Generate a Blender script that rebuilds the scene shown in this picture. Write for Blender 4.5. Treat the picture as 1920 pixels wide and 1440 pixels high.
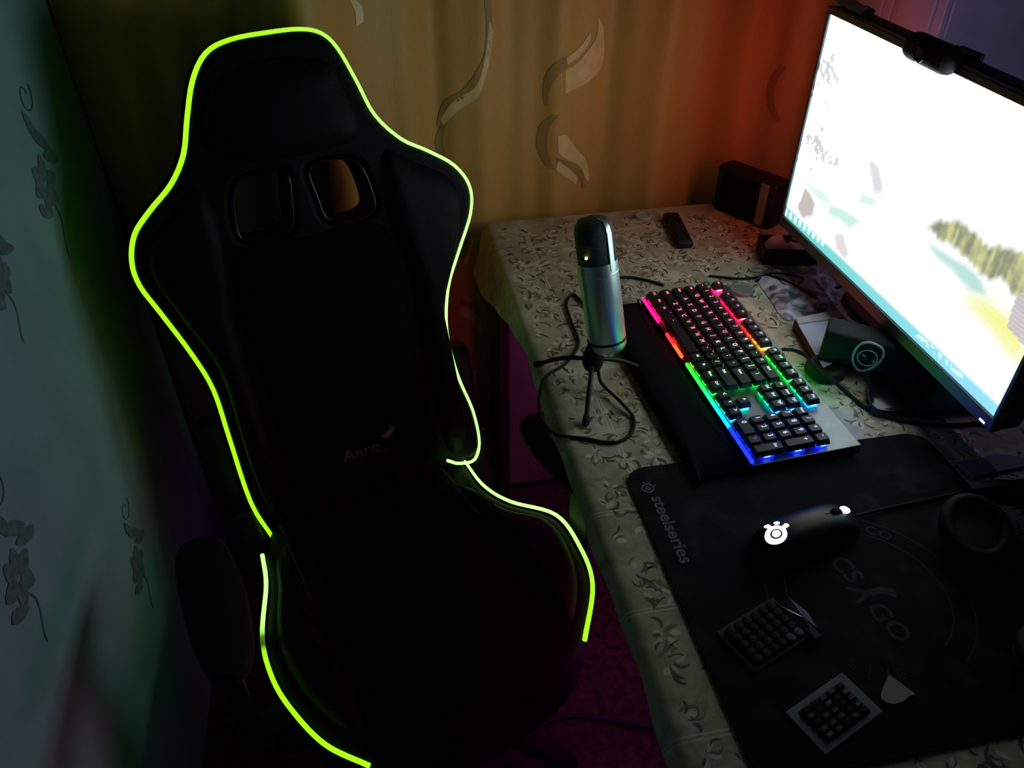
import bpy, bmesh, math, random
from mathutils import Vector, Matrix, noise as mnoise

for o in list(bpy.data.objects):
    bpy.data.objects.remove(o)
SC = bpy.context.scene
COL = SC.collection
R = math.radians

# ---------------------------------------------------------------- camera
CAM_POS = Vector((0.0, 0.0, 1.51))
PITCH, YAW, FPX = R(38.0), R(10.9), 1475.0
cam_d = bpy.data.cameras.new('camera')
cam_d.sensor_fit = 'HORIZONTAL'
cam_d.sensor_width = 36.0
cam_d.lens = 36.0 * FPX / 1920.0
cam_d.clip_start = 0.02
cam = bpy.data.objects.new('camera', cam_d)
COL.objects.link(cam)
cam.location = CAM_POS
cam.rotation_euler = (R(90) - PITCH, 0, -YAW)
SC.camera = cam

# ---------------------------------------------------------------- world + light + exposure
world = bpy.data.worlds.new('world')
SC.world = world
world.use_nodes = True
wbg = world.node_tree.nodes['Background']
wbg.inputs['Color'].default_value = (0.55, 0.62, 1.0, 1)
wbg.inputs['Strength'].default_value = 0.002

def lamp(name, kind, loc, energy, color, size=0.05, rot=(0, 0, 0)):
    d = bpy.data.lights.new(name, kind)
    d.energy = energy
    d.color = color
    if kind == 'AREA':
        d.size = size
    else:
        d.shadow_soft_size = size
    o = bpy.data.objects.new(name, d)
    COL.objects.link(o)
    o.location = loc
    o.rotation_euler = rot
    return o

SC.view_settings.view_transform = 'Standard'
SC.view_settings.look = 'None'
SC.view_settings.gamma = 1.0
SC.view_settings.use_curve_mapping = False
SC.view_settings.exposure = 0.0
SC.cycles.adaptive_threshold = 0.02
SC.cycles.use_light_tree = False
SC.cycles.max_bounces = 4
SC.cycles.diffuse_bounces = 2
SC.cycles.glossy_bounces = 2
SC.cycles.transmission_bounces = 4
SC.cycles.caustics_reflective = False
SC.cycles.caustics_refractive = False
SCREEN_GAIN = 2.6

# ---------------------------------------------------------------- geometry helpers
FW = Vector((math.sin(YAW) * math.cos(PITCH), math.cos(YAW) * math.cos(PITCH), -math.sin(PITCH)))
RT = Vector((math.cos(YAW), -math.sin(YAW), 0))
UP = RT.cross(FW)
def ray(x, y):
    return FW + RT * ((x - 960) / FPX) - UP * ((y - 720) / FPX)
def at(x, y, z=0.75):            # a measured photo point on the horizontal plane z
    r = ray(x, y); return CAM_POS + r * ((z - CAM_POS.z) / r.z)
def atx(x, y, X):
    r = ray(x, y); return CAM_POS + r * ((X - CAM_POS.x) / r.x)
def aty(x, y, Y):
    r = ray(x, y); return CAM_POS + r * ((Y - CAM_POS.y) / r.y)

def lerp(a, b, t): return a + (b - a) * t
def sstep(a, b, x):
    t = min(1, max(0, (x - a) / (b - a))); return t * t * (3 - 2 * t)

def spline(pts, n=8, closed=False):
    P = [Vector(p) for p in pts]; m = len(P); out = []
    segs = m if closed else m - 1
    for i in range(segs):
        if closed:
            p0, p1, p2, p3 = P[(i - 1) % m], P[i], P[(i + 1) % m], P[(i + 2) % m]
        else:
            p1, p2 = P[i], P[i + 1]
            p0 = P[i - 1] if i > 0 else p1 * 2 - p2
            p3 = P[i + 2] if i + 2 < m else p2 * 2 - p1
        for k in range(n):
            t = k / n
            out.append(0.5 * ((2 * p1) + (p2 - p0) * t + (2 * p0 - 5 * p1 + 4 * p2 - p3) * t * t + (3 * p1 - p0 - 3 * p2 + p3) * t ** 3))
    if not closed:
        out.append(P[-1].copy())
    return out

class MB:
    """collects shapes for ONE mesh"""
    def __init__(self):
        self.v = []; self.f = []; self.mi = []; self.cur = 0
    def add(self, vs, fs):
        b = len(self.v)
        self.v += [Vector(v) for v in vs]
        for f in fs:
            self.f.append(tuple(i + b for i in f)); self.mi.append(self.cur)
        return self
    def box(self, c, s, M=None):
        cx, cy, cz = c; x, y, z = s[0] / 2, s[1] / 2, s[2] / 2
        vs = [Vector((cx + i * x, cy + j * y, cz + k * z)) for i in (-1, 1) for j in (-1, 1) for k in (-1, 1)]
        if M: vs = [M @ v for v in vs]
        return self.add(vs, [(0, 1, 3, 2), (4, 6, 7, 5), (0, 4, 5, 1), (2, 3, 7, 6), (0, 2, 6, 4), (1, 5, 7, 3)])
    def rbox(self, c, s, b=0.004, seg=2, M=None):
        bm = bmesh.new()
        bmesh.ops.create_cube(bm, size=1.0)
        for v in bm.verts:
            v.co = Vector((v.co.x * s[0] + c[0], v.co.y * s[1] + c[1], v.co.z * s[2] + c[2]))
        bmesh.ops.bevel(bm, geom=bm.edges[:], offset=b, segments=seg, affect='EDGES', profile=0.5)
        bm.verts.index_update()
        vs = [v.co.copy() for v in bm.verts]
        if M: vs = [M @ v for v in vs]
        fs = [tuple(v.index for v in f.verts) for f in bm.faces]
        bm.free()
        return self.add(vs, fs)
    def tube(self, pts, r, seg=8, closed=False, cap=True):
        P = [Vector(p) for p in pts]; n = len(P)
        rr = r if isinstance(r, (list, tuple)) else [r] * n
        T = []
        for i in range(n):
            a = P[(i - 1) % n] if (closed or i > 0) else P[i]
            b = P[(i + 1) % n] if (closed or i < n - 1) else P[i]
            d = b - a
            T.append(d.normalized() if d.length > 1e-9 else Vector((0, 0, 1)))
        ref = Vector((0, 0, 1)) if abs(T[0].z) < 0.9 else Vector((1, 0, 0))
        N = (ref - T[0] * ref.dot(T[0])).normalized()
        vs = []
        for i in range(n):
            N = (N - T[i] * N.dot(T[i])).normalized()
            Bn = T[i].cross(N)
            for k in range(seg):
                a = 2 * math.pi * k / seg
                vs.append(P[i] + (N * math.cos(a) + Bn * math.sin(a)) * rr[i])
        fs = []
        for i in range(n if closed else n - 1):
            j = (i + 1) % n
            for k in range(seg):
                l = (k + 1) % seg
                fs.append((i * seg + k, i * seg + l, j * seg + l, j * seg + k))
        if cap and not closed:
            fs.append(tuple(range(seg))[::-1]); fs.append(tuple((n - 1) * seg + k for k in range(seg)))
        return self.add(vs, fs)
    def lathe(self, prof, seg=24, M=None):
        vs = []; fs = []
        n = len(prof)
        for (r, z) in prof:
            for k in range(seg):
                a = 2 * math.pi * k / seg
                vs.append(Vector((r * math.cos(a), r * math.sin(a), z)))
        for i in range(n - 1):
            for k in range(seg):
                l = (k + 1) % seg
                fs.append((i * seg + k, i * seg + l, (i + 1) * seg + l, (i + 1) * seg + k))
        if prof[0][0] > 1e-6: fs.append(tuple(range(seg))[::-1])
        if prof[-1][0] > 1e-6: fs.append(tuple((n - 1) * seg + k for k in range(seg)))
        if M: vs = [M @ v for v in vs]
        return self.add(vs, fs)
    def prism(self, out, z0, z1, b=0.0, M=None):
        """extruded polygon outline with a small chamfer inset towards the outline's inside"""
        n = len(out); P = [Vector((p[0], p[1])) for p in out]
        area = sum(P[i].x * P[(i + 1) % n].y - P[(i + 1) % n].x * P[i].y for i in range(n))
        if area < 0: P.reverse()
        def inset(d):
            q = []
            for i in range(n):
                t = P[(i + 1) % n] - P[i - 1]
                nn = Vector((-t.y, t.x)); nn.normalize()
                q.append(P[i] + nn * d)
            return q
        rings = [(P, z0), (P, z1)] if b <= 0 else [(inset(b), z0), (inset(b * .3), z0 + b * .3), (P, z0 + b), (P, z1 - b), (inset(b * .3), z1 - b * .3), (inset(b), z1)]
        vs = []; fs = []
        for q, z in rings:
            vs += [Vector((p.x, p.y, z)) for p in q]
        for i in range(len(rings) - 1):
            for k in range(n):
                l = (k + 1) % n
                fs.append((i * n + k, i * n + l, (i + 1) * n + l, (i + 1) * n + k))
        fs.append(tuple(range(n))[::-1]); fs.append(tuple((len(rings) - 1) * n + k for k in range(n)))
        if M: vs = [M @ v for v in vs]
        return self.add(vs, fs)
    def pad(self, out, h, z=0.0, rings=6, M=None, skirt=0.012):
        """puffy upholstered pad over an outline"""
        n = len(out); P = [Vector((p[0], p[1])) for p in out]
        area = sum(P[i].x * P[(i + 1) % n].y - P[(i + 1) % n].x * P[i].y for i in range(n))
        if area < 0: P.reverse()
        c = sum(P, Vector((0, 0))) / n
        vs = [Vector((p.x, p.y, z - skirt)) for p in P]; fs = []
        for i in range(rings):
            s = 1 - i / rings
            hh = h * (1 - s ** 3) ** 0.6 if i else 0
            vs += [Vector((lerp(c.x, p.x, s), lerp(c.y, p.y, s), z + hh)) for p in P]
        for i in range(rings):
            for k in range(n):
                l = (k + 1) % n
                fs.append((i * n + k, i * n + l, (i + 1) * n + l, (i + 1) * n + k))
        vs.append(Vector((c.x, c.y, z + h)))
        for k in range(n):
            fs.append((rings * n + k, rings * n + (k + 1) % n, len(vs) - 1))
        fs.append(tuple(range(n))[::-1])
        if M: vs = [M @ v for v in vs]
        return self.add(vs, fs)
    def build(self, name, mats, parent=None, smooth=False, base=False):
        off = Vector((0, 0, 0))
        if base:
            xs = [v.x for v in self.v]; ys = [v.y for v in self.v]; zs = [v.z for v in self.v]
            off = Vector(((min(xs) + max(xs)) / 2, (min(ys) + max(ys)) / 2, min(zs)))
        me = bpy.data.meshes.new(name)
        me.from_pydata([tuple(v - off) for v in self.v], [], self.f)
        if not isinstance(mats, (list, tuple)): mats = [mats]
        for m in mats: me.materials.append(m)
        if len(mats) > 1: me.polygons.foreach_set('material_index', self.mi)
        if smooth: me.polygons.foreach_set('use_smooth', [True] * len(me.polygons))
        me.update()
        o = bpy.data.objects.new(name, me)
        COL.objects.link(o)
        o.location = off
        if parent is not None: o.parent = parent
        if smooth == 'auto':
            me.set_sharp_from_angle(angle=R(40))
        return o

def tag(o, label=None, cat=None, group=None, kind=None):
    if label: o['label'] = label
    if cat: o['category'] = cat
    if group: o['group'] = group
    if kind: o['kind'] = kind
    return o
def thing(name, label, cat, loc=(0, 0, 0), rotz=0.0, group=None):
    o = bpy.data.objects.new(name, None)
    o.empty_display_size = 0.05
    COL.objects.link(o)
    o.location = loc; o.rotation_euler = (0, 0, rotz)
    return tag(o, label, cat, group)

_txt = {}
def text_geo(body, size, bold=0.0):
    key = (body, round(size, 5), bold)
    if key not in _txt:
        cu = bpy.data.curves.new('lettering', 'FONT')
        cu.body = body; cu.size = size; cu.resolution_u = 3; cu.offset = bold
        ob = bpy.data.objects.new('lettering', cu)
        COL.objects.link(ob)
        bpy.context.view_layer.update()
        me = ob.evaluated_get(bpy.context.evaluated_depsgraph_get()).to_mesh()
        vs = [v.co.copy() for v in me.vertices]; fs = [tuple(p.vertices) for p in me.polygons]
        bpy.data.objects.remove(ob); bpy.data.curves.remove(cu)
        if vs:
            cx = (min(v.x for v in vs) + max(v.x for v in vs)) / 2
            cy = (min(v.y for v in vs) + max(v.y for v in vs)) / 2
            vs = [Vector((v.x - cx, v.y - cy, 0)) for v in vs]
        _txt[key] = (vs, fs)
    return _txt[key]

# ---------------------------------------------------------------- materials
def nt(m):
    m.use_nodes = True
    return m.node_tree, m.node_tree.nodes, m.node_tree.links
def mat(name, col, rough=0.6, metal=0.0, spec=0.5, var=0.15, scale=40.0, bump=0.0, bscale=300.0, coat=0.0):
    m = bpy.data.materials.new(name)
    t, N, L = nt(m)
    b = N['Principled BSDF']
    b.inputs['Roughness'].default_value = rough
    b.inputs['Metallic'].default_value = metal
    b.inputs['Specular IOR Level'].default_value = spec
    b.inputs['Coat Weight'].default_value = coat
    tc = N.new('ShaderNodeTexCoord')
    nz = N.new('ShaderNodeTexNoise'); nz.inputs['Scale'].default_value = scale; nz.inputs['Detail'].default_value = 3
    L.new(tc.outputs['Object'], nz.inputs['Vector'])
    rp = N.new('ShaderNodeValToRGB')
    rp.color_ramp.elements[0].position = 0.3; rp.color_ramp.elements[1].position = 0.7
    rp.color_ramp.elements[0].color = tuple(c * (1 - var) for c in col) + (1,)
    rp.color_ramp.elements[1].color = tuple(min(1, c * (1 + var)) for c in col) + (1,)
    L.new(nz.outputs['Fac'], rp.inputs['Fac'])
    L.new(rp.outputs['Color'], b.inputs['Base Color'])
    if bump > 0:
        n2 = N.new('ShaderNodeTexNoise'); n2.inputs['Scale'].default_value = bscale
        L.new(tc.outputs['Object'], n2.inputs['Vector'])
        bp = N.new('ShaderNodeBump'); bp.inputs['Strength'].default_value = bump; bp.inputs['Distance'].default_value = 0.002
        L.new(n2.outputs['Fac'], bp.inputs['Height']); L.new(bp.outputs['Normal'], b.inputs['Normal'])
    return m
def emis(name, col, strength, base=(0.05, 0.05, 0.05), rough=0.4, sample=True):
    m = bpy.data.materials.new(name)
    if not sample: m.cycles.emission_sampling = 'NONE'
    t, N, L = nt(m)
    b = N['Principled BSDF']
    b.inputs['Base Color'].default_value = base + (1,)
    b.inputs['Roughness'].default_value = rough
    b.inputs['Emission Color'].default_value = tuple(col) + (1,)
    b.inputs['Emission Strength'].default_value = strength
    return m

M_leather = mat('black_leatherette', (0.006, 0.006, 0.008), 0.6, spec=0.14, bump=0.25, bscale=400)
M_leather2 = mat('black_fabric', (0.005, 0.005, 0.0065), 0.9, spec=0.08, bump=0.3, bscale=600)
M_black = mat('black_plastic', (0.009, 0.009, 0.011), 0.55, spec=0.25)
M_gloss = mat('glossy_black_plastic', (0.008, 0.008, 0.010), 0.16, spec=0.5)
M_rubber = mat('black_rubber', (0.012, 0.012, 0.012), 0.75, spec=0.2)
M_keycap = mat('keycap_plastic', (0.011, 0.011, 0.013), 0.45, spec=0.35)
M_plate = mat('brushed_dark_aluminium', (0.16, 0.17, 0.19), 0.38, metal=0.9)
M_silver = mat('silver_metal', (0.72, 0.92, 0.92), 0.36, metal=0.88, var=0.05)
M_grille = mat('mic_grille_mesh', (0.07, 0.085, 0.095), 0.5, metal=0.3, bump=1.0, bscale=900)
M_seam = mat('grey_piping', (0.06, 0.06, 0.065), 0.5)
M_print = mat('grey_print', (0.12, 0.125, 0.135), 0.8, spec=0.1)
M_printdim = mat('dim_grey_print', (0.042, 0.044, 0.047), 0.85, spec=0.1)

# ---------------------------------------------------------------- the room
def make_floor():
    m = bpy.data.materials.new('dark_carpet'); t, N, L = nt(m); b = N['Principled BSDF']
    g = N.new('ShaderNodeNewGeometry')
    nz = N.new('ShaderNodeTexNoise'); nz.inputs['Scale'].default_value = 60; nz.inputs['Detail'].default_value = 6
    L.new(g.outputs['Position'], nz.inputs['Vector'])
    rp = N.new('ShaderNodeValToRGB')
    rp.color_ramp.elements[0].color = (0.03, 0.02, 0.02, 1); rp.color_ramp.elements[1].color = (0.13, 0.09, 0.085, 1)
    rp.color_ramp.elements[0].position = 0.3; rp.color_ramp.elements[1].position = 0.75
    L.new(nz.outputs['Fac'], rp.inputs['Fac']); L.new(rp.outputs['Color'], b.inputs['Base Color'])
    b.inputs['Roughness'].default_value = 0.95
    tag(MB().box((0.40, 0.2, -0.02), (1.84, 2.9, 0.04)).build('floor', m, base=True), kind='structure')
make_floor()
M_wall = bpy.data.materials.new('pale_wallpaper')
t, N, L = nt(M_wall); b = N['Principled BSDF']
g = N.new('ShaderNodeNewGeometry'); nz = N.new('ShaderNodeTexNoise'); nz.inputs['Scale'].default_value = 9; nz.inputs['Detail'].default_value = 5
L.new(g.outputs['Position'], nz.inputs['Vector'])
rp = N.new('ShaderNodeValToRGB')
rp.color_ramp.elements[0].color = (0.20, 0.40, 0.45, 1); rp.color_ramp.elements[1].color = (0.27, 0.52, 0.58, 1)
rp.color_ramp.elements[0].position = 0.3; rp.color_ramp.elements[1].position = 0.7
L.new(nz.outputs['Fac'], rp.inputs['Fac']); L.new(rp.outputs['Color'], b.inputs['Base Color'])
b.inputs['Roughness'].default_value = 0.8
XW = -0.445
wall_left = tag(MB().box((XW - 0.04, 0.20, 1.25), (0.08, 2.9, 2.5)).build('wall_left', M_wall, base=True), kind='structure')
tag(MB().box((0.40, 1.69, 1.25), (1.80, 0.08, 2.5)).build('wall_back', M_wall, base=True), kind='structure')
tag(MB().box((1.30, 0.20, 1.25), (0.08, 2.9, 2.5)).build('wall_right', M_wall, base=True), kind='structure')
tag(MB().box((0.40, 0.20, 2.52), (1.84, 2.9, 0.04)).build('ceiling', M_wall, base=True), kind='structure')

# printed flowers of the wallpaper (flat print on the left wall)
M_flower = mat('wallpaper_flower_print', (0.12, 0.22, 0.24), 0.8, var=0.3, scale=90)
def flower(y, z, s, seed, leaf_up=True):
    rng = random.Random(seed)
    mb = MB(); x = XW + 0.0008
    def petal(cy, cz, ang, l, w):
        n = 12; vs = []
        for k in range(n):
            a = 2 * math.pi * k / n
            px = math.cos(a) * l / 2 * (1 + 0.15 * math.sin(3 * a + seed)); pz = math.sin(a) * w / 2
            vs.append((x, cy + px * math.cos(ang) - pz * math.sin(ang), cz + px * math.sin(ang) + pz * math.cos(ang)))
        mb.add(vs, [tuple(range(n))])
    for k in range(6):
        a = k * math.pi / 3 + rng.uniform(-.2, .2)
        petal(y + math.cos(a) * s * .30, z + math.sin(a) * s * .26, a, s * .5, s * .36)
        x += 0.00003
    for (dy, dz, a, l) in ((.55, .62, 2.3, .8), (.30, .95, 1.9, .7), (.72, .25, 2.7, .7), (-.45, -.35, -.6, .6)):
        x += 0.00003
        petal(y + dy * s, z + dz * s, a, l * s, .26 * s)
    stem = [(x, y - .05 * s + .16 * s * math.sin(i * .8), z - .3 * s - i * .19 * s) for i in range(7)]
    for i in range(6):
        a, c = stem[i], stem[i + 1]; w = .022 * s
        mb.add([(x, a[1] - w, a[2]), (x, a[1] + w, a[2]), (x, c[1] + w * .7, c[2]), (x, c[1] - w * .7, c[2])], [(0, 1, 2, 3)])
    loop = [(x, y + .55 * s + math.cos(i * .55) * (.10 + .02 * i) * s, z + 1.45 * s + math.sin(i * .55) * (.10 + .02 * i) * s) for i in range(13)]
    mb.tube(loop, .010 * s, 4)
    o = mb.build('wallpaper_flower', M_flower, wall_left)
    return o
for (px, py, s, sd) in ((85, 345, .075, 1), (35, 1085, .070, 2), (258, 1060, .065, 3), (-2, 520, .06, 4)):
    p = atx(px, py, XW)
    o = flower(p.y, p.z, s, sd)
    o.matrix_parent_inverse = Matrix.Translation(-wall_left.location)

# ---------------------------------------------------------------- curtain
def curtain_y(x, z):
    f = 0.0
    f += 0.019 * math.sin(x * 14 + 0.9 * math.sin(x * 5) + 0.15 * math.sin(z * 2))
    f += 0.013 * math.sin(x * 37 + 1.3 + 1.1 * math.sin(x * 6) + 0.35 * math.sin(z * 1.6 + x * 3))
    f += 0.0035 * math.sin(x * 83 + 0.8 * math.sin(z * 2.0) + 2.0)
    f += 0.006 * mnoise.noise(Vector((x * 6, z * 2.2, 3.1)))
    f += 0.004 * mnoise.noise(Vector((x * 22, z * 3, 7.7)))
    left = sstep(0.27, -0.10, x)
    f += left * (-0.195 + 0.022 * math.sin(x * 26 + 0.6))
    return 1.585 + f
def make_curtain():
    m = bpy.data.materials.new('gold_satin_curtain'); t, N, L = nt(m); b = N['Principled BSDF']
    g = N.new('ShaderNodeNewGeometry')
    mp = N.new('ShaderNodeMapping'); mp.inputs['Scale'].default_value = (900, 900, 60)
    L.new(g.outputs['Position'], mp.inputs['Vector'])
    nz = N.new('ShaderNodeTexNoise'); nz.inputs['Scale'].default_value = 1; nz.inputs['Detail'].default_value = 2
    L.new(mp.outputs['Vector'], nz.inputs['Vector'])
    rp = N.new('ShaderNodeValToRGB')
    rp.color_ramp.elements[0].color = (0.48, 0.28, 0.055, 1); rp.color_ramp.elements[1].color = (0.68, 0.41, 0.085, 1)
    L.new(nz.outputs['Fac'], rp.inputs['Fac']); L.new(rp.outputs['Color'], b.inputs['Base Color'])
    b.inputs['Roughness'].default_value = 0.55; b.inputs['Sheen Weight'].default_value = 0.3
    x0, x1, z0, z1 = -0.442, 1.10, 0.02, 2.25
    nx, nz_ = 300, 34
    vs = []; fs = []
    for j in range(nz_ + 1):
        for i in range(nx + 1):
            x = lerp(x0, x1, i / nx); z = lerp(z0, z1, j / nz_)
            vs.append((x, curtain_y(x, z), z))
    for j in range(nz_):
        for i in range(nx):
            a = j * (nx + 1) + i
            fs.append((a, a + 1, a + nx + 2, a + nx + 1))
    c = thing('curtain', 'long gold brown patterned curtain hanging behind the table and chair', 'curtain', (0.33, 1.585, 0.02))
    off = Vector(c.location)
    MB().add([Vector(v) - off for v in vs], fs).build('cloth', m, c, smooth=True)
    Ml = mat('light_woven_ribbon', (0.80, 0.62, 0.26), 0.4, var=0.1)
    Md = mat('dark_woven_ribbon', (0.38, 0.24, 0.065), 0.6, var=0.1)
    def ribbon(pa, pb, m_):
        A = spline([(p[0], p[1], 0) for p in pa], 8); B_ = spline([(p[0], p[1], 0) for p in pb], 8)
        n = min(len(A), len(B_)); k = 4; mb = MB(); vv = []; ff = []
        for i in range(n):
            for j in range(k + 1):
                q = A[i].lerp(B_[i], j / k)
                w = aty(q.x, q.y, 1.585)
                w = aty(q.x, q.y, curtain_y(w.x, w.z)); w = aty(q.x, q.y, curtain_y(w.x, w.z))
                vv.append(Vector((w.x, curtain_y(w.x, w.z) - 0.0012, w.z)) - off)
        for i in range(n - 1):
            for j in range(k):
                a = i * (k + 1) + j; ff.append((a, a + 1, a + k + 2, a + k + 1))
        mb.add(vv, ff).build('woven_ribbon', m_, c, smooth=True)
    RB = [
        ([(908, 0), (912, 50), (905, 110), (870, 165), (832, 190), (818, 232)], [(922, 0), (922, 60), (914, 122), (880, 178), (842, 200), (822, 240)], 1),
        ([(918, 40), (910, 105), (893, 160), (850, 190), (826, 222)], [(925, 60), (915, 125), (897, 180), (862, 205), (830, 235)], 0),
        ([(828, 232), (816, 260), (818, 290)], [(838, 225), (830, 262), (836, 290)], 1),
        ([(1121, 30), (1118, 70), (1085, 115), (1062, 130), (1060, 132)], [(1132, 50), (1130, 120), (1100, 155), (1066, 172), (1060, 176)], 0),
        ([(1108, 60), (1085, 90), (1062, 108)], [(1106, 78), (1088, 103), (1064, 122)], 0),
        ([(1060, 105), (1030, 128), (1018, 160), (1020, 195)], [(1062, 126), (1042, 148), (1030, 172), (1026, 200)], 1),
        ([(1035, 215), (1012, 235), (1006, 275), (1022, 310)], [(1050, 215), (1030, 240), (1026, 280), (1040, 318)], 1),
        ([(1046, 255), (1050, 290), (1085, 310), (1100, 340)], [(1062, 252), (1078, 275), (1098, 300), (1106, 335)], 0),
        ([(1042, 295), (1070, 305), (1092, 325), (1098, 350)], [(1044, 305), (1068, 315), (1086, 333), (1092, 352)], 1),
        ([(1042, 320), (1058, 330), (1080, 345)], [(1046, 300), (1062, 312), (1084, 332)], 0),
        ([(668, 0), (680, 15), (682, 40)], [(655, 0), (665, 20), (668, 50)], 0),
        ([(862, 575), (880, 580), (898, 595), (905, 620)], [(862, 590), (876, 596), (890, 608), (897, 630)], 0),
        ([(862, 560), (885, 566), (902, 580)], [(862, 570), (882, 576), (900, 590)], 1),
        ([(868, 640), (884, 660), (893, 690)], [(862, 650), (876, 668), (884, 695)], 1),
        ([(893, 690), (880, 720), (870, 730)], [(900, 690), (886, 724), (876, 738)], 0),
        ([(1462, 120), (1440, 150), (1435, 190), (1450, 225)], [(1475, 125), (1455, 155), (1450, 190), (1464, 228)], 1),
        ([(868, 490), (876, 470), (884, 445)], [(874, 496), (882, 474), (889, 450)], 0),
    ]
    for pa, pb, d in RB:
        ribbon(pa, pb, Md if d else Ml)
make_curtain()

# ---------------------------------------------------------------- table + cloth
TZ = 0.75
TX0, TX1, TY0, TY1 = 0.235, 1.24, 0.14, 1.512
M_wood = mat('dark_table_wood', (0.035, 0.028, 0.022), 0.6, scale=12)
M_panel = mat('pale_back_board', (0.32, 0.30, 0.29), 0.7, scale=8)
table = thing('table', 'long desk under a pale floral cloth', 'table', ((TX0 + TX1) / 2, (TY0 + TY1) / 2, 0))
o_ = Vector(table.location)
def tbox(name, lo, hi, m, b=0.003):
    lo, hi = Vector(lo) - o_, Vector(hi) - o_
    return MB().rbox(tuple((lo + hi) / 2), tuple(hi - lo), b).build(name, m, table)
tbox('table_top', (TX0 + .006, TY0 + .006, 0.715), (TX1 - .006, TY1 - .006, 0.7465), M_wood)
tbox('leg', (0.243, 1.42, 0.0), (0.268, 1.500, 0.715), M_wood)
tbox('leg', (0.243, 0.16, 0.0), (0.29, 0.205, 0.715), M_wood)
tbox('leg', (1.17, 1.42, 0.0), (1.225, 1.500, 0.715), M_wood)
tbox('leg', (1.17, 0.16, 0.0), (1.225, 0.205, 0.715), M_wood)
tbox('back_panel', (0.268, 1.45, 0.02), (1.17, 1.468, 0.715), M_panel)

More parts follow.
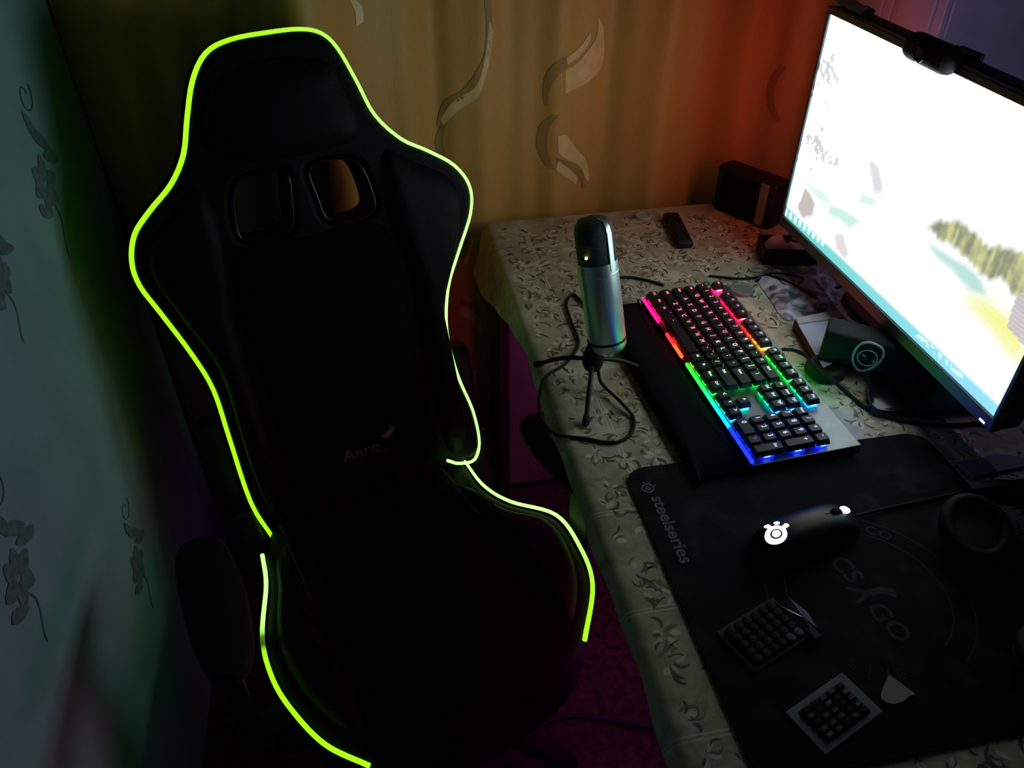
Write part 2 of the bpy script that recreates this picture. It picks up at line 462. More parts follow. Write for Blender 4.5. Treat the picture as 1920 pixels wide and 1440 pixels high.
tbox('added_light_strip', (0.33, 1.372, 0.708), (0.85, 1.380, 0.7148), emis('added_magenta_light', (.80, .05, .50), 22.0), .001)  # unseen strip added to throw magenta light on the back panel
def cloth_material():
    m = bpy.data.materials.new('floral_tablecloth'); t, N, L = nt(m); b = N['Principled BSDF']
    g = N.new('ShaderNodeNewGeometry')
    def noise(scale, det=3, vec=None, dist=0.0):
        n = N.new('ShaderNodeTexNoise'); n.inputs['Scale'].default_value = scale; n.inputs['Detail'].default_value = det
        n.inputs['Distortion'].default_value = dist
        L.new(vec or g.outputs['Position'], n.inputs['Vector']); return n
    def ramp(src, p0, p1, c0=(0, 0, 0, 1), c1=(1, 1, 1, 1)):
        r = N.new('ShaderNodeValToRGB'); r.color_ramp.elements[0].position = p0; r.color_ramp.elements[1].position = p1
        r.color_ramp.elements[0].color = c0; r.color_ramp.elements[1].color = c1
        L.new(src, r.inputs['Fac']); return r
    def mixc(f, a, c):
        x = N.new('ShaderNodeMix'); x.data_type = 'RGBA'
        if isinstance(f, float): x.inputs[0].default_value = f
        else: L.new(f, x.inputs[0])
        for s, i in ((a, 6), (c, 7)):
            if isinstance(s, tuple): x.inputs[i].default_value = s
            else: L.new(s, x.inputs[i])
        return x.outputs[2]
    def math_(op, a, c=None):
        x = N.new('ShaderNodeMath'); x.operation = op
        for s, i in ((a, 0), (c, 1)):
            if s is None: continue
            if isinstance(s, (int, float)): x.inputs[i].default_value = s
            else: L.new(s, x.inputs[i])
        return x.outputs[0]
    # swirling leaves: distorted voronoi cells cut by a fine wave
    nv = noise(26, 3)
    vm = N.new('ShaderNodeVectorMath'); vm.operation = 'MULTIPLY_ADD'
    L.new(nv.outputs['Color'], vm.inputs[0]); vm.inputs[1].default_value = (0.075, 0.075, 0.0); L.new(g.outputs['Position'], vm.inputs[2])
    vor = N.new('ShaderNodeTexVoronoi'); vor.inputs['Scale'].default_value = 34; vor.feature = 'F1'
    L.new(vm.outputs[0], vor.inputs['Vector'])
    crescent = ramp(vor.outputs['Distance'], 0.50, 0.60)
    vor2 = N.new('ShaderNodeTexVoronoi'); vor2.inputs['Scale'].default_value = 75; vor2.feature = 'SMOOTH_F1'
    L.new(vm.outputs[0], vor2.inputs['Vector'])
    leaf2 = ramp(vor2.outputs['Distance'], 0.46, 0.58)
    patch = ramp(noise(8.5, 2, dist=0.6).outputs['Fac'], 0.40, 0.52)
    leaf = math_('MULTIPLY', crescent.outputs['Color'], patch.outputs['Color'])
    vor3 = N.new('ShaderNodeTexVoronoi'); vor3.inputs['Scale'].default_value = 38; vor3.feature = 'DISTANCE_TO_EDGE'
    L.new(vm.outputs[0], vor3.inputs['Vector'])
    swirl = math_('MULTIPLY', ramp(vor3.outputs['Distance'], 0.03, 0.10, (1, 1, 1, 1), (0, 0, 0, 1)).outputs['Color'], ramp(noise(16, 2).outputs['Fac'], 0.44, 0.52).outputs['Color'])
    leafb = math_('MULTIPLY', leaf2.outputs['Color'], patch.outputs['Color'])
    base = ramp(noise(22, 4).outputs['Fac'], 0.3, 0.7, (0.36, 0.315, 0.205, 1), (0.50, 0.445, 0.31, 1)).outputs['Color']
    pale = mixc(ramp(noise(10, 2, dist=1.0).outputs['Fac'], 0.55, 0.68).outputs['Color'], base, (0.60, 0.55, 0.43, 1))
    c = mixc(math_('MULTIPLY', swirl, 0.12), pale, (0.09, 0.07, 0.04, 1))
    c = mixc(math_('MULTIPLY', leaf, 0.18), c, (0.10, 0.078, 0.045, 1))
    c = mixc(math_('MULTIPLY', leafb, 0.25), c, (0.14, 0.115, 0.065, 1))
    # printed tile lines, pairs every 153 mm
    sp = N.new('ShaderNodeSeparateXYZ'); L.new(g.outputs['Position'], sp.inputs[0])
    lines = None
    for out, o0 in ((sp.outputs['X'], 0.304), (sp.outputs['Y'], 0.815)):
        for d in (0.0, 0.0052):
            fr = math_('FRACT', math_('ADD', math_('DIVIDE', math_('SUBTRACT', out, o0 + d - 0.0765), 0.153), 20.0))
            l = math_('LESS_THAN', math_('ABSOLUTE', math_('SUBTRACT', fr, 0.5)), 0.0065)
            lines = l if lines is None else math_('MAXIMUM', lines, l)
    c = mixc(math_('MULTIPLY', lines, 0.7), c, (0.66, 0.63, 0.54, 1))
    L.new(c, b.inputs['Base Color'])
    b.inputs['Roughness'].default_value = 0.5
    b.inputs['Specular IOR Level'].default_value = 0.35
    return m
M_cloth = cloth_material()
def make_cloth():
    # profile across the left edge, swept along Y: a short hem that hangs longer towards the far corner
    ys = [lerp(TY0, TY1, j / 60) for j in range(61)]
    vs = []; rows = None
    for y in ys:
        far = sstep(1.05, 1.45, y)
        wv = 0.004 * math.sin(y * 23) + 0.003 * math.sin(y * 51 + 1)
        drop = 0.015 + 0.004 * math.sin(y * 9) + far * 0.085
        flare = 0.009 + 0.004 * wv / 0.004 * 0.5 + far * 0.010
        prof = [(TX0 - flare - far * .012, TZ - .008 - drop), (TX0 - flare * .9, TZ - .008 - drop * .6), (TX0 - flare * .6, TZ - .010 - drop * .2), (TX0 - .004, TZ - .006), (TX0 + .001, TZ - .002), (TX0 + .008, TZ)]
        xs_top = [lerp(TX0 + .02, TX1 - .01, k / 12) for k in range(13)]
        prof += [(x, TZ) for x in xs_top] + [(TX1 - .002, TZ - .002), (TX1 + .006, TZ - .02), (TX1 + .01, TZ - .10)]
        rows = len(prof)
        vs += [(x, y, z) for x, z in prof]
    fs = []
    for j in range(60):
        for i in range(rows - 1):
            a = j * rows + i
            fs.append((a, a + 1, a + rows + 1, a + rows))
    # near and far ends hang down a little
    mb = MB().add(vs, fs)
    for j, sgn in ((0, -1), (60, 1)):
        ring = [Vector(vs[j * rows + i]) for i in range(3, rows - 2)]
        n = len(ring)
        low = [v + Vector((0, sgn * 0.004, -0.03 if sgn > 0 else -0.05)) for v in ring]
        mb.add(ring + low, [(i, i + 1, n + i + 1, n + i) for i in range(n - 1)])
    tc_ = thing('tablecloth', 'pale beige vinyl tablecloth with floral print covering the desk', 'tablecloth', ((TX0 + TX1) / 2, (TY0 + TY1) / 2, TZ - .03))
    off = Vector(tc_.location)
    mb.v = [v - off for v in mb.v]
    mb.build('cloth_sheet', M_cloth, tc_, smooth='auto')
    # printed sprigs: curved strokes and pale petals, flat on the sheet
    Mst = [mat('brown_leaf_print', (0.085, 0.068, 0.038), .5, var=.35, scale=120), mat('olive_leaf_print', (0.20, 0.17, 0.10), .5, var=.3, scale=120), mat('pale_petal_print', (0.60, 0.55, 0.44), .5, var=.1)]
    pr = MB(); rng = random.Random(11)
    def stroke(x, y, ang, l, w, bend, mi, z):
        n = 7; A = []; B_ = []
        px, py, a = x, y, ang
        for i in range(n + 1):
            f = i / n; ww = w * math.sin(math.pi * min(1, .08 + f * .92)) ** .8
            A.append((px - math.sin(a) * ww / 2, py + math.cos(a) * ww / 2, z)); B_.append((px + math.sin(a) * ww / 2, py - math.cos(a) * ww / 2, z))
            px += math.cos(a) * l / n; py += math.sin(a) * l / n; a += bend / n
        if any(not (TX0 + .012 < p[0] < TX1 - .012 and TY0 + .012 < p[1] < TY1 - .012) for p in A + B_): return
        pr.cur = mi
        pr.add([Vector(p) - off for p in A + B_], [(i, n + 1 + i, n + 2 + i, i + 1) for i in range(n)])
    gx, gy = int((TX1 - TX0) / .046), int((TY1 - TY0) / .046)
    for i in range(gx):
        for j in range(gy):
            cx = TX0 + (i + rng.uniform(.2, .8)) * .046; cy = TY0 + (j + rng.uniform(.2, .8)) * .046
            base_a = rng.uniform(0, 6.28)
            for k in range(rng.randint(3, 5)):
                a_ = base_a + k * 1.25 + rng.uniform(-.3, .3); r_ = rng.uniform(.002, .007)
                stroke(cx + math.cos(a_) * r_, cy + math.sin(a_) * r_, a_, rng.uniform(.010, .017), rng.uniform(.005, .009), rng.uniform(-1, 1), 2, TZ + .00012)
            for k in range(rng.randint(7, 10)):
                a_ = base_a + rng.uniform(0, 6.28); r_ = rng.uniform(.003, .015)
                stroke(cx + math.cos(a_) * r_, cy + math.sin(a_) * r_, a_ + rng.uniform(-.8, .8), rng.uniform(.009, .025), rng.uniform(.0016, .0046), rng.choice((-1, 1)) * rng.uniform(.8, 2.6), 0 if rng.random() < .65 else 1, TZ + .00022 + k * .00001)
    o = pr.build('printed_sprigs', Mst, tc_)
    o['kind'] = 'stuff'
make_cloth()

# cupboard standing at the far right behind the monitor
def make_cupboard():
    m = mat('lavender_white_cupboard', (0.42, 0.40, 0.45), 0.5, scale=10)
    md = mat('cupboard_groove', (0.10, 0.095, 0.11), 0.6)
    x0, x1, y0, y1, z0, z1 = 0.965, 1.22, 1.245, 1.500, 0.752, 1.85
    c = thing('cupboard', 'lavender grey cupboard with framed doors standing behind the monitor', 'cupboard', ((x0 + x1) / 2, (y0 + y1) / 2, z0))
    off = Vector(c.location)
    def bx(name, lo, hi, mm, b=.002, par=c):
        lo, hi = Vector(lo) - off, Vector(hi) - off
        return MB().rbox(tuple((lo + hi) / 2), tuple(hi - lo), b).build(name, mm, par)
    bx('body', (x0 + .018, y0, z0), (x1, y1, z1), m)
    for ya, yb in ((y0 + .002, 1.385), (1.391, y1 - .002)):
        d = bx('door', (x0 + .006, ya, z0 + .03), (x0 + .017, yb, z1 - .01), m)
        bx('door_panel', (x0, ya + .022, z0 + .06), (x0 + .0055, yb - .022, z1 - .04), m, .0015, d)
    bx('door_gap', (x0 + .010, 1.3855, z0 + .03), (x0 + .016, 1.3905, z1 - .01), md, .0005)
make_cupboard()

# ---------------------------------------------------------------- monitor
SX = 0.755
S_FB, S_FT, S_NB = atx(1472, 400, SX), atx(1562, 28, SX), atx(1862, 788, SX)
SY0, SY1 = S_NB.y, S_FB.y            # near, far
SZ0, SZ1 = (S_FB.z + S_NB.z) / 2, S_FT.z
SWD, SHT = SY1 - SY0, SZ1 - SZ0
def s_uv(px, py):
    p = atx(px, py, SX); return ((SY1 - p.y) / SWD, (p.z - SZ0) / SHT)
def inpoly(u, v, poly):
    r = False; n = len(poly); j = n - 1
    for i in range(n):
        xi, yi = poly[i]; xj, yj = poly[j]
        if (yi > v) != (yj > v) and u < (xj - xi) * (v - yi) / (yj - yi) + xi: r = not r
        j = i
    return r
def srgb(r, g, b_):
    f = lambda c: (c / 255 / 12.92) if c <= 10 else ((c / 255 + 0.055) / 1.055) ** 2.4
    return (f(r), f(g), f(b_))
def make_screen_mesh(off):
    nu, nv = 304, 176
    PX = lambda pts: [s_uv(*p) for p in pts]
    trees = PX([(1738, 425), (1760, 416), (1800, 418), (1832, 440), (1850, 460), (1880, 460), (1925, 478), (1925, 590), (1900, 555), (1880, 520), (1850, 520), (1820, 490), (1790, 465), (1760, 450)])
    water = PX([(1738, 452), (1765, 470), (1800, 490), (1842, 525), (1848, 552), (1820, 545), (1790, 510), (1755, 480)])
    grass = PX([(1790, 545), (1850, 555), (1905, 600), (1930, 660), (1905, 690), (1880, 650), (1840, 600)])
    mint1 = PX([(1552, 385), (1575, 390), (1612, 415), (1592, 428), (1575, 410), (1556, 400)])
    mint2 = PX([(1508, 340), (1545, 360), (1560, 385), (1530, 370)])
    mint3 = PX([(1615, 362), (1645, 375), (1635, 386), (1612, 378)])
    blob1 = PX([(1510, 352), (1520, 365), (1528, 385), (1522, 402), (1505, 410), (1495, 388), (1503, 370)])
    blob2 = PX([(1565, 440), (1580, 440), (1592, 478), (1582, 485), (1568, 465)])
    streak = PX([(1630, 300), (1645, 310), (1656, 360), (1640, 360)])
    icon1 = PX([(1510, 250), (1530, 255), (1575, 300), (1570, 315), (1530, 300), (1505, 268)])
    icon2 = PX([(1542, 110), (1558, 115), (1575, 150), (1560, 170), (1540, 140)])
    win = PX([(1888, 612), (1903, 560), (1925, 540), (1925, 650), (1912, 640)])
    circles = [s_uv(1474 + 8.6 * k, 398 + 7.0 * k) for k in range(9)]
    white = [c * SCREEN_GAIN for c in (0.86, 1.0, 1.04)]
    OFF = [(0, 0)] + [(math.cos(k * 2.4) * (.25 + .75 * k / 9), math.sin(k * 2.4) * (.25 + .75 * k / 9)) for k in range(1, 10)]
    def soft(u, v, poly, r):
        us = [p[0] for p in poly]; vs_ = [p[1] for p in poly]
        if u < min(us) - r or u > max(us) + r or v < min(vs_) - 2 * r or v > max(vs_) + 2 * r: return 0.0
        return sum(inpoly(u + a_ * r, v + b_ * r * 1.6, poly) for a_, b_ in OFF) / len(OFF)
    cols = []
    for j in range(nv + 1):
        for i in range(nu + 1):
            u, v = i / nu, j / nv
            n1 = mnoise.noise(Vector((u * 30, v * 18, 0.3))); n2 = mnoise.noise(Vector((u * 90, v * 50, 4.4)))
            ju, jv = u + n2 * 0.006, v + n1 * 0.008
            c = list(white)
            warm = sstep(0.35, 0.8, u) * (1 - abs(v - 0.45))
            c[2] *= 1 - 0.12 * warm
            cool = sstep(0.5, 0.05, u) * sstep(0.5, 0.1, v)
            c[0] *= 1 - 0.55 * cool
            def mix(col, f):
                for k in range(3): c[k] = lerp(min(c[k], 1.02) if f > .08 else c[k], col[k], f)
            f = soft(ju, jv, grass, .035)
            if f: mix(srgb(246, 248, lerp(235, 150, f)), f)
            f = soft(ju, jv, water, .012)
            if f: mix(srgb(178, 226, 216), f * .9)
            spike = mnoise.noise(Vector((u * 70, 0.5, 9.0)))
            f = soft(u, v - spike * .018, trees, .010)
            if f:
                st = min(1, max(0, .5 + .9 * mnoise.noise(Vector((u * 85 + 2 * v, v * 5, 1.7))) + .35 * n2))
                st = min(1, st * .7 + .45 * sstep(.62, .95, u) * sstep(.45, .25, v))
                mix(srgb(*(lerp(a_, d_, st) for a_, d_ in ((128, 236), (134, 240), (104, 150)))), f * .92)
            for poly, col, g_ in ((mint1, (198, 243, 226), .9), (mint2, (212, 248, 234), .8), (mint3, (205, 245, 232), .8), (blob1, (200, 188, 188), .95), (blob2, (224, 216, 220), .85), (streak, (218, 220, 226), .9)):
                f = soft(ju, jv, poly, .007)
                if f: mix(srgb(*col), f * g_)
            if inpoly(u, v, icon1) and n2 > 0.02: mix(srgb(216, 214, 216), .9)
            if inpoly(u, v, icon2) and n2 > 0.0: mix(srgb(226, 226, 226), .9)
            if u < 0.10 and 0.25 < v < 0.9 and n1 + n2 > 0.42: mix(srgb(214, 214, 214), .8)
            if inpoly(u, v, win):
                st = .5 + .5 * math.sin(v * 400)
                mix(srgb(lerp(196, 214, st), lerp(186, 205, st), lerp(192, 208, st)), .95)
            tb = sstep(.062, .040, v)
            if tb > 0:
                mix(srgb(*(lerp(a_, d_, u) for a_, d_ in ((95, 140), (212, 226), (200, 250)))), .93 * tb)
                for (cu, cv) in circles:
                    if ((u - cu) * SWD) ** 2 + ((v - cv) * SHT * .8) ** 2 < 0.0058 ** 2: mix(srgb(235, 255, 252), .95)
                if 0.70 < u < 0.88 and 0.018 < v < 0.04 and n2 > -0.05: mix(srgb(225, 250, 255), .9)
            cols.append((c[0], c[1], c[2], 1.0))
    # merge even areas into larger quads (a quadtree over the picture grid)
    W1 = nu + 1
    def dev(i0, j0, n_):
        i1, j1 = i0 + n_, j0 + n_
        cA, cB, cC, cD = cols[j0 * W1 + i0], cols[j0 * W1 + i1], cols[j1 * W1 + i1], cols[j1 * W1 + i0]
        m_ = 0
        for j in range(j0, j1 + 1):
            for i in range(i0, i1 + 1):
                s_, t_ = (i - i0) / n_, (j - j0) / n_
                c = cols[j * W1 + i]
                for k in range(3):
                    e_ = (cA[k] * (1 - s_) + cB[k] * s_) * (1 - t_) + (cD[k] * (1 - s_) + cC[k] * s_) * t_
                    if min(c[k], e_) < 1.0: m_ = max(m_, abs(min(c[k], 1.6) - min(e_, 1.6)))
                if m_ > .03: return m_
        return m_
    ids = {}; vs = []; fs = []; c2 = []
    def vid(i, j):
        if (i, j) not in ids:
            ids[(i, j)] = len(vs)
            vs.append(Vector((SX, SY1 - SWD * i / nu, SZ0 + SHT * j / nv)) - off); c2.append(cols[j * W1 + i])
        return ids[(i, j)]
    def split(i0, j0, n_):
        if n_ > 1 and dev(i0, j0, n_) > .03:
            h_ = n_ // 2
            for a_ in (0, h_):
                for b_ in (0, h_): split(i0 + a_, j0 + b_, h_)
        else:
            fs.append((vid(i0, j0), vid(i0 + n_, j0), vid(i0 + n_, j0 + n_), vid(i0, j0 + n_)))
    for j in range(0, nv, 16):
        for i in range(0, nu, 16): split(i, j, 16)
    cols = c2
    return vs, fs, cols
def make_monitor():
    bx_, by_ = 0.835, 0.93
    mon = thing('monitor', 'large black monitor glowing white with a bright landscape desktop', 'monitor', (bx_, by_, TZ))
    off = Vector(mon.location)
    vs, fs, cols = make_screen_mesh(off)
    m = bpy.data.materials.new('lit_screen'); t, N, L = nt(m); m.cycles.emission_sampling = 'FRONT'
    at_ = N.new('ShaderNodeVertexColor'); at_.layer_name = 'picture'
    b = N['Principled BSDF']; b.inputs['Base Color'].default_value = (0.01, 0.01, 0.01, 1); b.inputs['Roughness'].default_value = .4
    L.new(at_.outputs['Color'], b.inputs['Emission Color']); b.inputs['Emission Strength'].default_value = 1.0
    s = MB().add(vs, fs).build('screen', m, mon)
    ca = s.data.color_attributes.new('picture', 'FLOAT_COLOR', 'POINT')
    ca.data.foreach_set('color', [x for c in cols for x in c])
    s['label'] = 'bright white screen showing a washed out lake and forest picture'
    # bezel bars round the screen
    M_bez = mat('satin_bezel', (0.13, 0.13, 0.14), 0.40, metal=0.7)
    bw, bt, bb = 0.007, 0.011, 0.020
    def bar(name, lo, hi, par=mon, mm=M_bez, b=.0015):
        lo, hi = Vector(lo) - off, Vector(hi) - off
        return MB().rbox(tuple((lo + hi) / 2), tuple(hi - lo), b).build(name, mm, par)
    xa, xb = SX - .004, SX + .012
    bar('bezel', (xa, SY0 - bw, SZ0 - bb), (xb, SY1 + bw, SZ0 - .0004))
    bar('bezel', (xa, SY0 - bw, SZ1 + .0004), (xb, SY1 + bw, SZ1 + bt))
    bar('bezel', (xa, SY0 - bw, SZ0 - .0004), (xb, SY0 - .0004, SZ1 + .0004))
    bar('bezel', (xa, SY1 + .0004, SZ0 - .0004), (xb, SY1 + bw, SZ1 + .0004))
    bar('back_shell', (SX + .0015, SY0 - bw, SZ0 - bb), (SX + .042, SY1 + bw, SZ1 + bt), mm=M_black, b=.006)
    # button mark at the near lower corner
    bar('power_light', (xa - .0006, SY0 + .006, SZ0 - .016), (xa + .001, SY0 + .016, SZ0 - .013), mm=emis('power_light', (1, .95, 1), 1.6, sample=False), b=.0003)
    # stand
    out = spline([(x - bx_, y - by_) + (0,) for x, y in ((.712, .768), (.90, .750), (.955, .79), (.955, 1.06), (.91, 1.10), (.825, 1.09), (.805, 1.04), (.800, .93), (.730, .845), (.705, .805))], 5, True)
    MB().prism([(p.x, p.y) for p in out], 0.0015, 0.016, .004).build('stand_base', M_gloss, mon, smooth='auto')
    # unseen light bars added to redden the curtain and tint the cupboard
    bar('added_back_light', (SX + .018, SY1 + bw + .0005, SZ0 + .01), (SX + .030, SY1 + bw + .0045, SZ1 - .01), mm=emis('added_red_light', (1.0, .085, .035), 18.0), b=.0008)
    bar('added_back_light', (SX + .0425, SY0 + .10, SZ1 - .040), (SX + .0465, SY1 - .06, SZ1 - .032), mm=emis('added_lavender_light', (.62, .52, 1.0), 26.0), b=.0008)
    neck = [(-.006 + .02, -.045), (.03 + .02, -.05), (.03 + .02, .05), (-.006 + .02, .045)]
    MB().prism(neck, 0.015, 0.25, .003).build('stand_neck', M_black, mon)
make_monitor()

def make_webcam():
    c0 = atx(1750, 92, SX - .012)
    zt = SZ1 + .011
    w = thing('webcam', 'small black webcam clipped on the top edge of the monitor', 'webcam', (SX + .004, c0.y, zt))
    # housing is a rounded barrel along Y hanging slightly over the screen
    Mx = Matrix.Translation((-.016, 0, .004)) @ Matrix.Rotation(R(90), 4, 'X')
    prof = [(0, -.047), (.010, -.046), (.0165, -.041), (.018, -.034), (.018, .034), (.0165, .041), (.010, .046), (0, .047)]
    MB().lathe(prof, 20, Mx).build('housing', M_black, w, smooth='auto')
    Ml = Matrix.Translation((-.034, 0, .004)) @ Matrix.Rotation(R(-90), 4, 'Y')
    MB().lathe([(0, -.001), (.011, -.001), (.011, .001), (.009, .003), (.007, .0015), (0, .003)], 20, Ml).build('lens', M_gloss, w, smooth='auto')
    MB().rbox((.013, 0, .003), (.05, .05, .005), .002).build('clip', M_black, w)
    MB().rbox((.043, 0, -.02), (.006, .045, .05), .002).build('clip_foot', M_black, w)
make_webcam()

# pink strip of cloth lying along the top of the monitor
def make_pinkstrip():
    a, b2 = atx(1575, 22, SX + .03), atx(1628, 46, SX + .03)
    m = mat('pink_cloth', (0.62, 0.36, 0.40), 0.8)
    z = SZ1 + .0115
    mb = MB(); n = 14; vs = []; fs = []
    for i in range(n + 1):
        y = lerp(a.y, b2.y, i / n)
        for j, (dx, dz) in enumerate(((.013, .0006), (.013, .003), (.020, .007), (.030, .0085), (.037, .005), (.037, .0006))):
            vs.append((SX + dx + .002 * math.sin(i * 1.3), y, z + dz + .0012 * math.sin(i * 2.1 + j) * (0 if dz < .001 else 1)))
    for i in range(n):
        for j in range(6):
            k = (j + 1) % 6
            fs.append((i * 6 + j, i * 6 + k, (i + 1) * 6 + k, (i + 1) * 6 + j))
    fs.append(tuple(range(6))); fs.append(tuple(n * 6 + j for j in range(6))[::-1])
    tag(mb.add(vs, fs).build('cloth_strip', m, smooth='auto', base=True), 'narrow folded pink cloth lying on top of the monitor corner', 'cloth')
make_pinkstrip()

# ---------------------------------------------------------------- keyboard
KU = 0.01905
HUES = [(0.00, (1.0, 0.003, 0.10)), (0.20, (1.0, 0.003, 0.06)), (0.34, (1.0, 0.010, 0.008)), (0.41, (0.9, 0.08, 0.01)), (0.46, (0.40, 0.45, 0.01)), (0.51, (0.02, 1.0, 0.02)), (0.66, (0.005, 0.95, 0.10)), (0.72, (0.005, 0.7, 0.45)), (0.79, (0.005, 0.20, 1.0)), (0.86, (0.004, 0.015, 1.0)), (1.0, (0.003, 0.008, 1.0))]
def hue(f):
    f = min(1, max(0, f))
    for (a, ca), (b_, cb) in zip(HUES, HUES[1:]):
        if f <= b_:
            t_ = (f - a) / (b_ - a); return tuple(lerp(x, y, t_) for x, y in zip(ca, cb))
    return HUES[-1][1]
NB = 20
M_led = []; M_leg = []; M_sw = []
for k in range(NB):
    h = hue((k + .5) / NB)
    M_sw.append(emis('switch_glow', h, 5.0 if k < 9 or k > 15 else 2.8, (0.2, 0.2, 0.2)))
    M_led.append(emis('led_spot', tuple(min(1, c * .75 + w) for c, w in zip(h, (.10, .30, .30))), 3.5, sample=False))
    M_leg.append(emis('legend_glow', tuple(c * .55 + w for c, w in zip(h, (.46, .46, .50) if k > 7 else (.50, .22, .27))), 2.3, sample=False))
def make_keyboard():
    kl = at(1203, 552, .775); kn = at(1415, 868, .775)
    ang = math.atan2(kn.y - kl.y, kn.x - kl.x)
    W, D = 0.4400, 0.1360
    L_ = (kn - kl).length
    kb = thing('keyboard', 'full size mechanical keyboard with red green and blue backlight', 'keyboard', (kl.x, kl.y, TZ), ang)
    kb.scale = (1, 1.19, 1)
    tilt = Matrix.Translation((0, 0, 0.014)) @ Matrix.Rotation(R(3.0), 4, 'X')
    y0 = 0.004      # front margin
    MB().rbox((W / 2, D / 2, -.006), (W, D, .013), .002, M=tilt).build('case', M_black, kb)
    MB().rbox((W / 2, D / 2, .0018), (W - .001, D - .001, .0030), .0008, M=tilt).build('top_plate', M_plate, kb)
    for fx in (.03, W - .03):
        MB().rbox((fx, D - .025, .0055), (.03, .012, .009), .002).build('rear_foot', M_rubber, kb)
        MB().rbox((fx, .02, .003), (.03, .012, .0045), .001).build('front_foot', M_rubber, kb)
    # light bars along the front edge
    for a, b_ in ((.004, .040), (.040, .082), (.118, .150), (.150, .186), (.204, .240), (.240, .276), (.276, .304), (.304, .330), (.330, .362), (.362, .398), (.398, .436)):
        k = min(NB - 1, int((a + b_) / 2 / W * NB))
        MB().box(((a + b_) / 2, .0015, .0050), (b_ - a - .001, .0035, .0042), tilt).build('light_bar', [M_sw[k]], kb)
    for i in range(12):
        a, b_ = W * i / 12 + .002, W * (i + 1) / 12 - (.002 if i < 11 else .012)
        MB().box(((a + b_) / 2, D - .0005, -.004), (b_ - a, .003, .006), tilt).build('rear_light_bar', [emis('rear_glow', hue((a + b_) / 2 / W), 4.0 if i < 5 else 9.0)], kb)
    X0 = .0055
    rows = []
    def row(y, items, x=0.0, h=1.0):
        for it in items:
            lab, w = it if isinstance(it, tuple) else (it, 1.0)
            if lab is not None: rows.append((lab, x, y, w, h))
            x += w
    row(5.35, ['Esc', (None, 1), 'F1', 'F2', 'F3', 'F4', (None, .5), 'F5', 'F6', 'F7', 'F8', (None, .5), 'F9', 'F10', 'F11', 'F12'])
    row(4, ['~', '1', '2', '3', '4', '5', '6', '7', '8', '9', '0', '-', '=', ('Back', 2)])
    row(3, [('Tab', 1.5), 'Q', 'W', 'E', 'R', 'T', 'Y', 'U', 'I', 'O', 'P', '[', ']', ('\\', 1.5)])
    row(2, [('Caps', 1.75), 'A', 'S', 'D', 'F', 'G', 'H', 'J', 'K', 'L', ';', "'", ('Enter', 2.25)])
    row(1, [('Shift', 2.25), 'Z', 'X', 'C', 'V', 'B', 'N', 'M', ',', '.', '/', ('Shift', 2.75)])
    row(0, [('Ctrl', 1.25), ('Win', 1.25), ('Alt', 1.25), ('-', 6.25), ('Alt', 1.25), ('Fn', 1.25), ('Menu', 1.25), ('Ctrl', 1.25)])
    row(5.35, ['Prt', 'Scr', 'Pse'], 15.25)
    row(4, ['Ins', 'Hom', 'PgU'], 15.25)
    row(3, ['Del', 'End', 'PgD'], 15.25)
    row(1, ['^'], 16.25)
    row(0, ['<', 'v', '>'], 15.25)
    row(4, ['Num', '/', '*', '-'], 18.5)
    row(3, ['7', '8', '9'], 18.5)
    row(2, ['4', '5', '6'], 18.5)
    row(1, ['1', '2', '3'], 18.5)
    row(0, [('0', 2), '.'], 18.5)
    rows.append(('+', 21.5, 2, 1, 2)); rows.append(('Ent', 21.5, 0, 1, 2))
    caps = {}
    Z0 = .0105
    def cap_mesh(w, h):
        if (w, h) in caps: return caps[(w, h)]
        bw, bh = w * KU - .0012, h * KU - .0012
        tw, th = bw - .0052, bh - .0050
        H = .0085
        vs = []
        for (sx, sy, z, dy) in ((bw, bh, 0, 0), (bw - .0006, bh - .0006, .0012, 0), (tw + .0008, th + .0008, H - .0008, .0006), (tw, th, H, .0006)):
            r = .0016
            for (cx, cy, a0) in ((1, 1, 0), (-1, 1, 90), (-1, -1, 180), (1, -1, 270)):
                for q in (0, 45, 90):
                    a = R(a0 + q)
                    vs.append(Vector((cx * (sx / 2 - r) + math.cos(a) * r, cy * (sy / 2 - r) + math.sin(a) * r + dy, z)))
        fs = []
        for i in range(3):
            for k in range(12):
                l = (k + 1) % 12
                fs.append((i * 12 + k, i * 12 + l, (i + 1) * 12 + l, (i + 1) * 12 + k))
        fs.append(tuple(range(12))[::-1]); fs.append(tuple(36 + k for k in range(12)))
        me = bpy.data.meshes.new('key'); me.from_pydata([tuple(v) for v in vs], [], fs); me.materials.append(M_keycap)
        caps[(w, h)] = me
        return me
    for lab, x, y, w, h in rows:
        cx = X0 + (x + w / 2) * KU; cy = y0 + (y + h / 2) * KU
        f = cx / W; k = min(NB - 1, max(0, int(f * NB)))
        key = bpy.data.objects.new('key', cap_mesh(w, h)); COL.objects.link(key)
        key.parent = kb
        key.matrix_local = tilt @ Matrix.Translation((cx, cy, Z0))
        # legend
        sz = .0090 if len(lab) == 1 else .0052
        vs, fs = text_geo(lab, sz)
        if vs:
            lg = MB().add([v + Vector((-(w - 1) * KU * .32 - (0.0012 if len(lab) == 1 else 0), .0022 if h == 1 else h * KU * .25, .0088)) for v in vs], fs).build('legend', M_leg[k], key)
        # switch under the cap, with its bright led window
        mb = MB()
        mb.box((0, 0, -.0042), (.0128, .0128, .0080))
        mb.cur = 1
        if h == 2: mb.box((.0069, -.002, -.0028), (.0010, .0075, .0022))
        else: mb.box((.0069, .001, -.0028), (.0010, .0065, .0020))
        mb.cur = 2
        mb.box((.0, .0070, -.0030), (.004, .0010, .0016))
        mb.build('switch', [M_sw[k], M_led[k], M_led[k]], key)
    return kb, ang, kl
